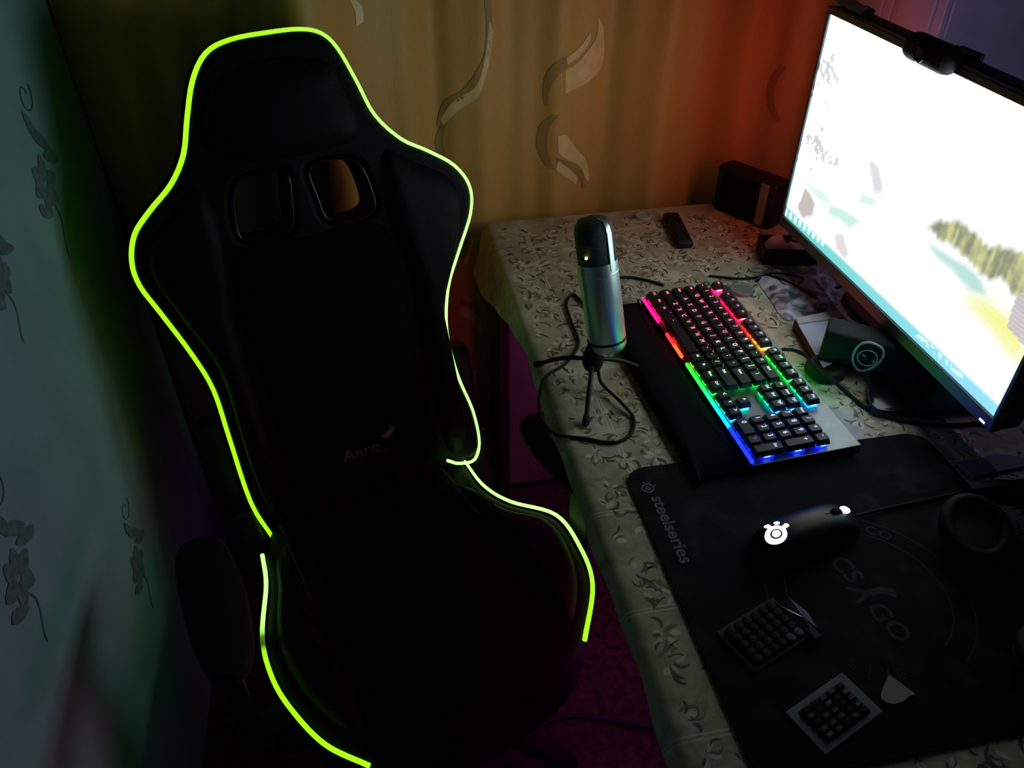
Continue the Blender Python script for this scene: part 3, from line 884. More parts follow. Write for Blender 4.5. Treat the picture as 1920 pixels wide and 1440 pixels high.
KB, KANG, KL = make_keyboard()

def make_wristrest():
    w = thing('wrist_rest', 'black padded wrist rest lying along the front of the keyboard', 'wrist rest', (KL.x, KL.y, TZ), KANG)
    out = [(p.x, p.y) for p in spline([(.010, -.082), (.22, -.083), (.43, -.082), (.438, -.072), (.439, -.040), (.437, -.008), (.43, -.0035), (.22, -.0035), (.010, -.0035), (.003, -.008), (.001, -.040), (.002, -.072)], 4, True)]
    MB().prism(out, 0.0, 0.010, .002).build('base', M_rubber, w, smooth='auto')
    MB().pad(out, .0075, .010, 5, skirt=.001).build('cushion', M_leather2, w, smooth=True)
make_wristrest()

# ---------------------------------------------------------------- microphone
def cable(name, pts, r, label, cat='cable', m=None, n=6, seg=6, group=None):
    P = spline(pts, n)
    return tag(MB().tube(P, r, seg).build(name, m or M_rubber, smooth=True, base=True), label, cat, group)
def make_mic():
    H = Vector((.305, .930, TZ))
    base = Vector((.327, .932, .822)); top = Vector((.300, .968, 1.018))
    mic = thing('microphone', 'silver condenser microphone with dark mesh head on a black desk tripod', 'microphone', H)
    ax = (top - base).normalized(); Ln = (top - base).length
    q = ax.to_track_quat('Z', 'Y').to_matrix().to_4x4()
    # turn the flat side strips of the head towards the screen
    M = Matrix.Translation(base - H) @ q
    rr = .0290
    MB().lathe([(.010, -.004), (rr - .003, -.004), (rr - .001, 0), (rr, .003), (rr, Ln * .66), (rr, Ln * .685)], 36, M).build('body', M_silver, mic, smooth='auto')
    MB().lathe([(rr + .0006, .010), (rr + .0010, .011), (rr + .0010, .0125), (rr + .0006, .0135)], 36, M).build('ring', M_black, mic, smooth='auto')
    MB().lathe([(rr + .0003, Ln * .595), (rr + .0006, Ln * .597), (rr + .0006, Ln * .605), (rr + .0003, Ln * .607)], 36, M).build('ring', M_silver, mic, smooth='auto')
    prof = [(rr - .001, Ln * .682), (rr - .001, Ln * .90), (rr - .003, Ln * .95), (rr - .008, Ln * .985), (.008, Ln * .998), (0, Ln)]
    MB().lathe(prof, 36, M).build('grille', M_grille, mic, smooth=True)
    # bare strip that frames the head on two sides
    for sgn in (1, -1):
        wd = M.to_3x3().inverted() @ Vector((math.cos(R(-58)), math.sin(R(-58)), 0)); a0 = math.atan2(wd.y, wd.x) + (0 if sgn > 0 else math.pi)
        strip = []
        for zf, rad in ((.62, rr), (.75, rr), (.90, rr), (.95, rr - .002), (.985, rr - .007), (1.0, .008)):
            strip.append((zf * Ln, rad))
        vs = []; fs = []
        for z, rad in strip:
            for k in range(5):
                a = a0 + R(-8 + 4 * k)
                vs.append(M @ Vector((math.cos(a) * (rad + .0009), math.sin(a) * (rad + .0009), z)))
        for i in range(len(strip) - 1):
            for k in range(4):
                fs.append((i * 5 + k, i * 5 + k + 1, (i + 1) * 5 + k + 1, (i + 1) * 5 + k))
        MB().add(vs, fs).build('head_band', M_silver, mic, smooth=True)
    # status light: on the camera side, left
    pl = aty(1087, 494, .925)
    loc = M.inverted() @ (pl - H)
    a = math.atan2(loc.y, loc.x)
    c = M @ Vector((math.cos(a) * (rr + .0002), math.sin(a) * (rr + .0002), loc.z))
    MB().lathe([(0, -.0022), (.0016, -.0016), (.0022, 0), (.0016, .0016), (0, .0022)], 10, Matrix.Translation(c)).build('status_light', emis('status_light', (1.0, 1.0, .25), 3.0, sample=False), mic, smooth=True)
    # usb plug under the body
    pb = M @ Vector((.012, -.010, 0))
    MB().tube([pb, pb + Vector((.001, -.002, -.018)), pb + Vector((.002, -.004, -.034))], [.0075, .007, .0045], 10).build('plug', M_rubber, mic, smooth='auto')
    # tripod
    hub = Vector((0, 0, .048))
    MB().lathe([(.006, .030), (.013, .034), (.016, .042), (.016, .058), (.011, .072), (.008, .082)], 16).build('tripod_hub', M_black, mic, smooth='auto')
    MB().rbox((.008, .001, .082), (.030, .018, .018), .004).build('swivel_joint', M_black, mic)
    for px, py in ((1007, 688), (1098, 797), (1205, 697)):
        tip = at(px, py) - H
        d = Vector((tip.x, tip.y, 0)).normalized()
        s = hub + d * .010
        e = Vector((tip.x, tip.y, .0055))
        mid = s.lerp(e, .5) + Vector((0, 0, .006))
        lg = MB().tube(spline([s, mid, e], 6), .0036, 8).build('tripod_leg', M_black, mic, smooth=True)
        MB().tube([e + (s - e).normalized() * .010, e, e - (s - e).normalized() * .005], [.0048, .0058, .0045], 8).build('rubber_tip', M_rubber, lg, smooth='auto')
    return H + pb
PLUG = make_mic()
zc = TZ + .0030
cable('microphone_cable', [PLUG + Vector((.002, -.004, -.034)), PLUG + Vector((.006, -.016, -.058)), at(1165, 755, zc + .004), at(1188, 785, zc), at(1182, 815, zc), at(1150, 830, zc), at(1095, 822, zc), at(1040, 813, zc), at(1014, 780, zc), at(1012, 740, zc), at(1025, 705, zc), at(1060, 682, zc), at(1085, 645, zc), at(1072, 605, zc), at(1062, 570, zc), at(1075, 552, zc), at(1100, 572, zc), at(1135, 560, zc), at(1155, 525, zc), at(1180, 520, zc), at(1215, 526, zc), at(1245, 535, zc)], .0026, 'thin black microphone cable curling over the cloth round the tripod')
cable('usb_cable', [at(1330, 517, zc), at(1380, 522, zc), at(1420, 520, zc), at(1450, 512, zc + .012), at(1490, 517, zc + .014), at(1530, 533, zc + .006), at(1562, 540, zc), at(1580, 535, zc), at(1600, 520, zc)], .0026, 'black cable running from keyboard back across the plastic bag')
cable('usb_cable', [at(1418, 527, zc), at(1440, 517, zc + .003), at(1475, 527, zc + .016), at(1510, 546, zc + .014), at(1535, 562, zc + .006), at(1560, 575, zc)], .0024, 'second black cable lying beside the first on the plastic bag')
cable('keyboard_cable', [at(1468, 655, .782), at(1490, 657, .770), at(1512, 668, zc + .008), at(1535, 690, zc + .020), at(1560, 712, zc + .018), at(1590, 738, zc), at(1625, 765, zc), at(1680, 786, zc), at(1760, 797, zc), at(1850, 792, zc), at(1925, 775, zc)], .0032, 'thick black keyboard cable leading past the round puck')

# ---------------------------------------------------------------- mouse pad + prints
def make_pad():
    p0 = at(1172, 892); 
    x0, x1, y1, y0 = .2955, .745, .735, .300
    pd = thing('mouse_pad', 'large black cloth mouse pad with grey printed lettering', 'mouse pad', ((x0 + x1) / 2, (y0 + y1) / 2, TZ))
    off = Vector(pd.location)
    r = .030; out = []
    for cx, cy, a0 in ((x1 - r, y1 - r - .005, 0), (x0 + r, y1 - r, 90), (x0 + r, y0 + r, 180), (x1 - r, y0 + r, 270)):
        for q in range(0, 91, 15):
            a = R(a0 + q); out.append((cx + math.cos(a) * r - off.x, cy + math.sin(a) * r - off.y))
    m = bpy.data.materials.new('printed_pad_cloth'); t, N, L = nt(m); b = N['Principled BSDF']
    g = N.new('ShaderNodeNewGeometry')
    n1 = N.new('ShaderNodeTexNoise'); n1.inputs['Scale'].default_value = 17; n1.inputs['Detail'].default_value = 6; n1.inputs['Distortion'].default_value = .8
    L.new(g.outputs['Position'], n1.inputs['Vector'])
    rp = N.new('ShaderNodeValToRGB'); rp.color_ramp.elements[0].position = .50; rp.color_ramp.elements[1].position = .72
    rp.color_ramp.elements[0].color = (.0045, .0045, .0055, 1); rp.color_ramp.elements[1].color = (.020, .021, .021, 1)
    L.new(n1.outputs['Fac'], rp.inputs['Fac']); L.new(rp.outputs['Color'], b.inputs['Base Color'])
    b.inputs['Roughness'].default_value = .9; b.inputs['Specular IOR Level'].default_value = .15
    MB().prism(out, 0.0, .0032, .0008).build('pad_sheet', m, pd)
    zt = .0034
    MR = Matrix.Rotation(R(-90), 4, 'Z')            # lettering reads towards the near end
    def put(name, body, size, px, py, mm, rot=0.0, parent=pd, sx=1.0):
        p = at(px, py, TZ + zt) - off
        vs, fs = text_geo(body, size, .0006)
        Mx = Matrix.Translation((p.x, p.y, zt)) @ Matrix.Rotation(R(rot), 4, 'Z') @ MR
        return MB().add([Mx @ Vector((v.x * sx, v.y, 0)) for v in vs], fs).build(name, mm, parent)
    put('lettering', 'steelseries', .0235, 1259, 990, M_print, sx=1.14)
    # ring emblem
    c = at(1215, 915, TZ + zt) - off
    def ring(mb, cx, cy, r0, r1, n=24, a0=0, a1=360):
        vs = []; fs = []
        for k in range(n + 1):
            a = R(lerp(a0, a1, k / n))
            vs += [(cx + math.cos(a) * r0, cy + math.sin(a) * r0, zt), (cx + math.cos(a) * r1, cy + math.sin(a) * r1, zt)]
        for k in range(n): fs.append((2 * k, 2 * k + 1, 2 * k + 3, 2 * k + 2))
        mb.add(vs, fs)
    def disc(mb, cx, cy, r, n=12):
        mb.add([(cx + math.cos(2 * math.pi * k / n) * r, cy + math.sin(2 * math.pi * k / n) * r, zt) for k in range(n)], [tuple(range(n))])
    mb = MB(); ring(mb, c.x, c.y, .0062, .0088); ring(mb, c.x, c.y, .0018, .0040); disc(mb, c.x, c.y, .0008)
    for a in (15, 60, 105): disc(mb, c.x + math.cos(R(a)) * .0112, c.y + math.sin(R(a)) * .0112, .0016)
    mb.build('emblem', M_print, pd)
    # round game badge print
    put('lettering', 'CS', .034, 1588, 1067, M_printdim, 12)
    put('lettering', 'GO', .034, 1668, 1166, M_printdim, 12)
    cc = at(1625, 1112, TZ + zt) - off
    mb = MB(); ring(mb, cc.x, cc.y, .092, .0935, 60, -60, 200); ring(mb, cc.x, cc.y, .116, .1175, 60, -60, 200)
    mb.build('badge_ring', M_printdim, pd)
    def arc(body, rad, mid, size, step):
        for i, ch in enumerate(body):
            a = mid - (i - (len(body) - 1) / 2) * step
            vs, fs = text_geo(ch, size)
            Mx = Matrix.Translation((cc.x + math.cos(R(a)) * rad, cc.y + math.sin(R(a)) * rad, zt)) @ Matrix.Rotation(R(a - 90), 4, 'Z')
            MB().add([Mx @ v for v in vs], fs).build('lettering', M_printdim, pd)
    arc('CO', .104, 52, .019, 9.5)
    for i, ch in enumerate('SIVE'):
        a = 232 + i * 9
        vs, fs = text_geo(ch, .017)
        Mx = Matrix.Translation((cc.x + math.cos(R(a)) * .104, cc.y + math.sin(R(a)) * .104, zt)) @ Matrix.Rotation(R(a + 90), 4, 'Z')
        MB().add([Mx @ v for v in vs], fs).build('lettering', M_printdim, pd)
    # star at the start of the arc
    a = 72; sx_, sy_ = cc.x + math.cos(R(a)) * .104, cc.y + math.sin(R(a)) * .104
    MB().add([(sx_ + math.cos(R(36 * k + 20)) * (.009 if k % 2 == 0 else .004), sy_ + math.sin(R(36 * k + 20)) * (.009 if k % 2 == 0 else .004), zt) for k in range(10)], [tuple(range(10))]).build('star', M_printdim, pd)
    # abstract leaning figure mark between the letters
    def poly(pts):
        q = [at(x, y, TZ + zt) - off for x, y in pts]
        return [(p.x, p.y, zt) for p in q]
    pts = [(1583, 1100), (1625, 1106), (1650, 1100), (1672, 1103), (1680, 1110), (1682, 1122), (1672, 1118), (1655, 1113), (1630, 1118), (1610, 1132), (1604, 1130), (1618, 1114), (1590, 1106)]
    v_ = poly(pts); MB().add(v_, [tuple(range(len(v_)))]).build('figure_mark', M_printdim, pd)
    return pd
make_pad()

def make_mouse():
    # front points towards the monitor (+X, slightly +Y)
    lg = at(1452, 1000, .787); wh = at(1577, 953, .785)
    ang = math.atan2(wh.y - lg.y, wh.x - lg.x)
    ctr = Vector(((lg.x + wh.x) / 2 + .004, (lg.y + wh.y) / 2 - .002, TZ + .0034))
    ms = thing('computer_mouse', 'black computer mouse with glowing white emblem on the mouse pad', 'mouse', ctr, ang)
    nl, na = 26, 20
    def half_w(t): return lerp(.033, .0360, 1 - t) * (1 - 0.10 * math.sin(t * math.pi)) * math.sqrt(max(0, 1 - abs(2 * t - 1) ** 5))
    def top(t): return .040 * (1 - abs((t - .36) / .84) ** 2.2) * math.sqrt(max(0, 1 - abs(2 * t - 1) ** 8))
    def surf(x, y):
        t = (x + .075) / .150; w = max(half_w(t), 1e-4)
        return top(t) * max(0, 1 - abs(y / w) ** 2.6) ** .55
    vs = []; fs = []
    for i in range(nl + 1):
        t = i / nl; x = -.075 + .150 * t; w = half_w(t)
        for k in range(na + 1):
            a = math.pi * k / na; y = -math.cos(a) * w
            vs.append((x, y, max(0, top(t) * math.sin(a) ** .8)))
    for i in range(nl):
        for k in range(na):
            a = i * (na + 1) + k; fs.append((a, a + na + 1, a + na + 2, a + 1))
        fs.append((i * (na + 1), i * (na + 1) + na, (i + 1) * (na + 1) + na, (i + 1) * (na + 1)))
    MB().add(vs, fs).build('shell', mat('satin_black_mouse', (.007, .007, .009), .40, spec=.25), ms, smooth='auto')
    def hz(x, y):
        t = min(.995, max(.005, (x + .075) / .150)); w = half_w(t)
        c = max(-1, min(1, -y / w)); return top(t) * math.sin(math.acos(c)) ** .8
    # wheel + lit wheel side
    wx = math.sqrt((wh.x - ctr.x) ** 2 + (wh.y - ctr.y) ** 2)
    Mx = Matrix.Translation((wx - .012, 0, hz(wx - .012, 0) - .005)) @ Matrix.Rotation(R(90), 4, 'X')
    wheel = MB().lathe([(.006, -.0035), (.0100, -.0032), (.0105, 0), (.0100, .0032), (.006, .0035)], 20, Mx).build('wheel', M_rubber, ms, smooth='auto')
    M_white = emis('white_glow', (.86, .82, 1.0), 3.2)
    Mw = Matrix.Translation((wx + .004, 0, hz(wx + .004, 0) + .0028))
    MB().lathe([(0, -.0020), (.0042, -.0016), (.0064, 0), (.0042, .0016), (0, .0020)], 14, Mw).build('wheel_light', M_white, wheel, smooth=True)
    # button split lines
    MB().tube([(x, 0, hz(x, 0) + .0001) for x in (.020, .024, .028, .0305)], .0006, 5).build('button_gap', M_rubber, ms)
    # emblem, its three dots pointing away from the near end of the desk
    lx = -math.sqrt((lg.x - ctr.x) ** 2 + (lg.y - ctr.y) ** 2)
    ca, sa = math.cos(-ang + R(0)), math.sin(-ang)
    def dd(mb, cx, cy, r0, r1, n=20):
        v2 = []; f2 = []
        for k in range(n):
            a = 2 * math.pi * k / n
            for rr in (r0, r1):
                wx_, wy_ = cx + math.cos(a) * rr, cy + math.sin(a) * rr
                px_, py_ = lx + wx_ * ca - wy_ * sa, wx_ * sa + wy_ * ca
                v2.append((px_, py_, hz(px_, py_) + .0005))
        for k in range(n):
            l = (k + 1) % n; f2.append((2 * k, 2 * k + 1, 2 * l + 1, 2 * l))
        mb.add(v2, f2)
    mb = MB(); dd(mb, 0, 0, .0068, .0122); dd(mb, 0, 0, .0002, .0048)
    for a in (25, 63, 101): dd(mb, math.cos(R(a)) * .0172, math.sin(R(a)) * .0172, .0001, .0031 if a != 63 else .0034, 12)
    dd(mb, math.cos(R(25)) * .0138, math.sin(R(25)) * .0138, .0001, .0028, 10); dd(mb, math.cos(R(101)) * .0138, math.sin(R(101)) * .0138, .0001, .0028, 10)
    mb.build('glowing_emblem', M_white, ms)
    return ctr, ang
MC, MA = make_mouse()
fr = MC + Vector((math.cos(MA), math.sin(MA), 0)) * .073 + Vector((0, 0, .008))
cable('mouse_cable', [fr, fr + Vector((.02, .004, -.002)), at(1700, 945, TZ + .006), at(1780, 928, TZ + .006), at(1860, 914, TZ + .006), at(1925, 898, TZ + .005)], .0022, 'black mouse cable running to the right edge of the desk')

# ---------------------------------------------------------------- headset lying on the pad
def make_headset():
    c = at(1835, 1010, TZ + .03); c.z = TZ + .004
    hs = thing('headset', 'black over ear headset lying on the right side of the mouse pad', 'headset', c, R(-25))
    Md = mat('blue_led_lens', (.01, .01, .05), .3)
    for k, (dx, dy, tilt, rz) in enumerate(((-.004, .012, 194, 0), (.045, -.165, 170, 15))):
        Mx = Matrix.Translation((dx, dy, .022)) @ Matrix.Rotation(R(rz), 4, 'Z') @ Matrix.Rotation(R(tilt), 4, 'X') @ Matrix.Diagonal((1, 1.18, 1, 1))
        cup = MB().lathe([(0, .0075), (.024, .0072), (.033, .0055), (.0385, .0015), (.040, -.003), (.036, -.008)], 28, Mx).build('ear_cup', M_black, hs, smooth='auto')
        ring = [Mx @ Vector((math.cos(a) * .033, math.sin(a) * .033, -.013)) for a in [2 * math.pi * i / 28 for i in range(28)]]
        MB().tube(ring, .0088, 10, closed=True).build('ear_cushion', M_leather, cup, smooth=True)
        MB().lathe([(0, .0088), (.010, .0086), (.014, .0076)], 18, Mx).build('cup_badge', M_gloss, cup, smooth='auto')
    band = spline([(-.004, .070, .030), (.06, .085, .032), (.135, .045, .034), (.165, -.07, .034), (.145, -.18, .034), (.09, -.225, .032), (.045, -.225, .030)], 8)
    mb = MB()
    n = len(band)
    prev = None; vs = []; fs = []
    for i, p in enumerate(band):
        tdir = (band[min(i + 1, n - 1)] - band[max(i - 1, 0)]).normalized()
        nn = Vector((tdir.y, -tdir.x, 0)).normalized()
        for (a, z) in ((-.006, -.017), (.006, -.017), (.008, 0), (.006, .017), (-.006, .017), (-.008, 0)):
            vs.append(p + nn * a + Vector((0, 0, z)))
    for i in range(n - 1):
        for k in range(6):
            l = (k + 1) % 6; fs.append((i * 6 + k, i * 6 + l, (i + 1) * 6 + l, (i + 1) * 6 + k))
    fs.append(tuple(range(6))[::-1]); fs.append(tuple((n - 1) * 6 + k for k in range(6)))
    mb.add(vs, fs).build('headband', M_leather, hs, smooth='auto')
make_headset()

# ---------------------------------------------------------------- small things on the pad
def quad_frame(pts, z):
    P = [at(x, y, z) for x, y in pts]
    c = sum(P, Vector()) / 4
    ex = ((P[1] - P[0]) + (P[2] - P[3])) / 2; ey = ((P[3] - P[0]) + (P[2] - P[1])) / 2
    return c, ex, ey
def make_keycard(name, label, pts, mcard, mkey, cols, rows_, border, rnd, th=.0016):
    c, ex, ey = quad_frame(pts, TZ + .0036)
    w, h = ex.length, ey.length
    ang = math.atan2(ex.y, ex.x)
    t_ = thing(name, label, 'key tray', (c.x, c.y, TZ + .0035), ang)
    MB().rbox((0, 0, th / 2), (w, h, th), .0006).build('card', mcard, t_)
    iw, ih = w * (1 - 2 * border), h * (1 - 2 * border)
    MB().rbox((0, 0, th + .0006), (iw, ih, .0013), .0004).build('dark_panel', M_black, t_)
    rng = random.Random(len(label))
    for i in range(cols):
        for j in range(rows_):
            x = (i + .5) / cols * iw - iw / 2; y = (j + .5) / rows_ * ih - ih / 2
            if rnd:
                k = MB().lathe([(.0060, 0), (.0060, .002), (.0046, .0036), (0, .0040)], 12, Matrix.Translation((x, y, th + .0012))).build('button', mkey[(i * 3 + j) % len(mkey)] if (i, j) not in ((cols - 1, rows_ - 1), (cols - 1, rows_ - 2)) else M_print, t_, smooth='auto')
            else:
                MB().rbox((x + rng.uniform(-.0006, .0006), y, th + .0030), (iw / cols * .74, ih / rows_ * .70, .0036), .0010, 1).build('button', mkey[rng.randrange(len(mkey))], t_)
    return t_
M_card = mat('pale_card', (.16, .165, .175), .7)
M_kb1 = mat('dark_button', (.016, .016, .018), .35)
M_kb2 = mat('grey_button', (.045, .046, .048), .4)
M_kb3 = mat('black_button', (.006, .006, .007), .6, spec=.12)
M_kb4 = mat('olive_button', (.06, .055, .02), .4)
make_keycard('button_tray', 'pale grey card with a dark grid of small square buttons at the near desk edge', [(1470, 1335), (1548, 1417), (1655, 1335), (1580, 1263)], M_card, [M_kb1, M_kb3, M_kb3, M_kb2, M_kb1], 5, 5, .13, False)
make_keycard('button_pad', 'black pad with rows of small round buttons below the glowing mouse', [(1335, 1175), (1410, 1260), (1530, 1195), (1455, 1130)], M_black, [M_kb3], 5, 6, .08, True)
def make_scrap():
    pts = [(1666, 1265), (1690, 1282), (1717, 1302), (1703, 1307), (1694, 1316), (1678, 1321), (1660, 1318), (1651, 1308), (1655, 1290)]
    P = [at(x, y, TZ + .0045) for x, y in pts]
    tag(MB().prism([(p.x, p.y) for p in P], TZ + .0036, TZ + .0052, .0003).build('paper_scrap', mat('pale_scrap', (.26, .27, .26), .8), base=True), 'small pale half round scrap beside the button card', 'scrap')
make_scrap()
def make_film():
    # clear wrapper corner beside the round button pad
    m = bpy.data.materials.new('clear_film'); t, N, L = nt(m); b = N['Principled BSDF']
    b.inputs['Base Color'].default_value = (.6, .62, .65, 1); b.inputs['Roughness'].default_value = .12
    b.inputs['Transmission Weight'].default_value = .96; b.inputs['IOR'].default_value = 1.15
    pts = [(1452, 1134), (1478, 1131), (1512, 1150), (1528, 1185), (1540, 1196), (1524, 1206), (1505, 1180), (1480, 1158)]
    mb = MB(); P = [at(x, y, TZ + .004) for x, y in pts]
    n = len(P); top = []
    for i, p in enumerate(P):
        top.append(p + Vector((0, 0, .004 + .005 * (i % 2))))
    c = sum(P, Vector()) / n + Vector((0, 0, .010))
    vs = P + top + [c]
    fs = [(i, (i + 1) % n, n + (i + 1) % n, n + i) for i in range(n)] + [(n + i, n + (i + 1) % n, 2 * n) for i in range(n)]
    tag(mb.add(vs, fs).build('plastic_wrapper', m, base=True), 'crumpled clear plastic wrapper at the corner of the round button pad', 'wrapper')
make_film()

# ---------------------------------------------------------------- things behind the keyboard
def flat_disc(name, px, py, rx, h, m, label, cat):
    c = at(px, py)
    prof = [(rx * .96, 0), (rx, h * .3), (rx, h * .8), (rx * .95, h), (rx * .80, h), (rx * .76, h * .7), (0, h * .7)]
    return tag(MB().lathe(prof, 28, Matrix.Translation((c.x, c.y, TZ + .0005))).build(name, m, smooth='auto', base=True), label, cat)
M_lid = mat('pale_plastic', (.38, .36, .30), .4)
flat_disc('jar_lid', 1206, 408, .0175, .006, M_lid, 'round pale lid lying on the cloth behind the microphone', 'lid')
M_clear = bpy.data.materials.new('clear_plastic'); t, N, L = nt(M_clear); b = N['Principled BSDF']
b.inputs['Base Color'].default_value = (.85, .87, .88, 1); b.inputs['Roughness'].default_value = .15; b.inputs['Transmission Weight'].default_value = .8
flat_disc('clear_cap', 1391, 546, .023, .006, M_clear, 'round translucent cap lying on the cloth behind the keyboard', 'lid')
def make_remote():
    a, b2 = at(1256, 410), at(1284, 468)
    d = (b2 - a); ln = d.length; ang = math.atan2(d.y, d.x); c = (a + b2) / 2
    r_ = thing('remote_control', 'slim black remote control lying at the back of the desk', 'remote', (c.x, c.y, TZ + .0005), ang)
    MB().rbox((0, 0, .008), (ln, .034, .016), .006, 3).build('shell', M_black, r_, smooth='auto')
    for i in range(6):
        for j in range(3):
            MB().rbox((-ln * .36 + i * ln * .14, -.009 + j * .009, .0166), (.008, .0055, .0024), .0008, 1).build('button', M_rubber, r_)
make_remote()
# curl of white thread on the cloth
cable('thread', [at(1436, 600, TZ + .002), at(1446, 594, TZ + .003), at(1455, 602, TZ + .002), at(1458, 612, TZ + .002), at(1440, 612, TZ + .002)], .0016, 'short curl of white thread on the cloth behind the keyboard', 'thread', mat('white_thread', (.6, .58, .52), .8))

def make_tissue_box():
    # black open box with pale tissue spilling out, between curtain box and monitor
    c = Vector((.790, 1.250, TZ + .0005))
    t_ = thing('tissue_box', 'small black open box with pale tissue in it beside the monitor', 'box', c, R(-14))
    w, d, h = .105, .062, .034
    mb = MB()
    MB().rbox((0, 0, .002), (w, d, .004), .001).build('bottom', M_black, t_)
    for nm, cc, s in (('side', (0, -d / 2 + .0015, h / 2), (w, .003, h)), ('side', (0, d / 2 - .0015, h / 2), (w, .003, h)), ('side', (-w / 2 + .0015, 0, h / 2), (.003, d - .006, h)), ('side', (w / 2 - .0015, 0, h / 2), (.003, d - .006, h))):
        MB().rbox(cc, s, .0008).build(nm, M_black, t_)
    Mt = mat('pale_tissue', (.55, .54, .60), .8)
    for k, (cx, cy, rx, ry) in enumerate(((-.022, .004, .026, .022), (.024, .008, .024, .022))):
        n1, n2 = 10, 18; vs = []; fs = []
        for i in range(n1 + 1):
            for j in range(n2):
                a = 2 * math.pi * j / n2; s = i / n1
                z = .020 + .026 * (1 - s ** 2) + .006 * mnoise.noise(Vector((math.cos(a) * s * 2.5, math.sin(a) * s * 2.5, k * 3)))
                vs.append((cx + math.cos(a) * rx * s, cy + math.sin(a) * ry * s, z))
        for i in range(n1):
            for j in range(n2):
                l = (j + 1) % n2; fs.append((i * n2 + j, i * n2 + l, (i + 1) * n2 + l, (i + 1) * n2 + j))
        MB().add(vs, fs).build('tissue', Mt, t_, smooth=True)
    ring = [Vector((.024 + math.cos(a) * .024, .006 + math.sin(a) * .022, .044 + .004 * math.cos(a))) for a in [2 * math.pi * i / 24 for i in range(24)]]
    MB().tube(ring, .0022, 6, closed=True).build('cord_ring', M_rubber, t_, smooth=True)
make_tissue_box()

def make_bag():
    # crumpled glossy plastic bag, pale lavender, lying between keyboard and monitor
    m = bpy.data.materials.new('glossy_pale_bag'); t, N, L = nt(m); b = N['Principled BSDF']
    tc = N.new('ShaderNodeTexCoord'); nz = N.new('ShaderNodeTexNoise'); nz.inputs['Scale'].default_value = 24; nz.inputs['Detail'].default_value = 4; nz.inputs['Distortion'].default_value = 1.2
    L.new(tc.outputs['Object'], nz.inputs['Vector'])
    rp = N.new('ShaderNodeValToRGB'); e = rp.color_ramp.elements
    e[0].position = .40; e[0].color = (.10, .09, .115, 1); e[1].position = .58; e[1].color = (.72, .70, .84, 1)
    L.new(nz.outputs['Fac'], rp.inputs['Fac']); L.new(rp.outputs['Color'], b.inputs['Base Color'])
    b.inputs['Roughness'].default_value = .28
    pts = [(1418, 520), (1450, 505), (1500, 515), (1528, 498), (1555, 510), (1568, 545), (1560, 582), (1530, 590), (1495, 600), (1468, 598), (1445, 565)]
    P = [at(x, y) for x, y in pts]
    c = sum(P, Vector()) / len(P)
    out = spline([(p.x, p.y, 0) for p in P], 4, True)
    n = len(out); rings = 9; vs = []; fs = []
    for i in range(rings):
        s = 1 - i / rings
        for p in out:
            x, y = lerp(c.x, p.x, s), lerp(c.y, p.y, s)
            z = TZ + .0015 + (.013 * (1 - s ** 2) * (.6 + .9 * abs(mnoise.noise(Vector((x * 28, y * 28, .5))))) + .004 * (mnoise.noise(Vector((x * 60, y * 60, 2))) + .6) * min(1, i))
            vs.append((x, y, z))
    vs.append((c.x, c.y, TZ + .016))
    for i in range(rings - 1):
        for k in range(n):
            l = (k + 1) % n; fs.append((i * n + k, i * n + l, (i + 1) * n + l, (i + 1) * n + k))
    for k in range(n): fs.append(((rings - 1) * n + k, (rings - 1) * n + (k + 1) % n, len(vs) - 1))
    tag(MB().add(vs, fs).build('plastic_bag', m, smooth='auto', base=True), 'crumpled glossy lavender plastic bag behind the keyboard', 'bag')
make_bag()

def make_notepad():
    top = TZ + .020
    P = [at(*p, top) for p in ((1490, 598), (1568, 583), (1620, 655), (1543, 690))]
    c = sum(P, Vector()) / 4
    nb = thing('paper_block', 'thick lavender paper block with dark sides beside the black speaker', 'paper block', (c.x, c.y, TZ + .0005))
    off = Vector((c.x, c.y))
    out = [(p.x - off.x, p.y - off.y) for p in P]
    MB().prism(out, 0, .0185, .0008).build('block', M_black, nb)
    ins = [(x * .985, y * .985) for x, y in out]
    MB().prism(ins, .0185, .0196, .0002).build('top_sheet', mat('lavender_paper', (.52, .50, .66), .6, scale=25), nb)
    # folded flap at the far end of the sheet
    a, b2 = Vector((ins[0][0], ins[0][1], .0202)), Vector((ins[1][0], ins[1][1], .0202))
    d3, d2 = Vector((ins[3][0], ins[3][1], .0202)), Vector((ins[2][0], ins[2][1], .0202))
    q = [a, b2, b2.lerp(d2, .20), a.lerp(d3, .12)]
    MB().add(q + [v + Vector((0, 0, .0022)) for v in q], [(0, 1, 2, 3), (4, 7, 6, 5), (0, 4, 5, 1), (1, 5, 6, 2), (2, 6, 7, 3), (3, 7, 4, 0)]).build('folded_flap', mat('pale_flap', (.50, .46, .52), .5), nb)
make_notepad()

def make_puck():
    c = at(1548, 690, TZ + .012)
    p = thing('cable_puck', 'black round rubber puck the keyboard cable runs over', 'cable holder', (c.x, c.y, TZ + .0005))
    MB().lathe([(.027, 0), (.031, .004), (.031, .014), (.028, .018)], 32).build('body', M_rubber, p, smooth='auto')
    MB().lathe([(.028, .0178), (.024, .0215), (.016, .0215), (.012, .0185), (0, .0175)], 32).build('dished_top', M_black, p, smooth='auto')
make_puck()

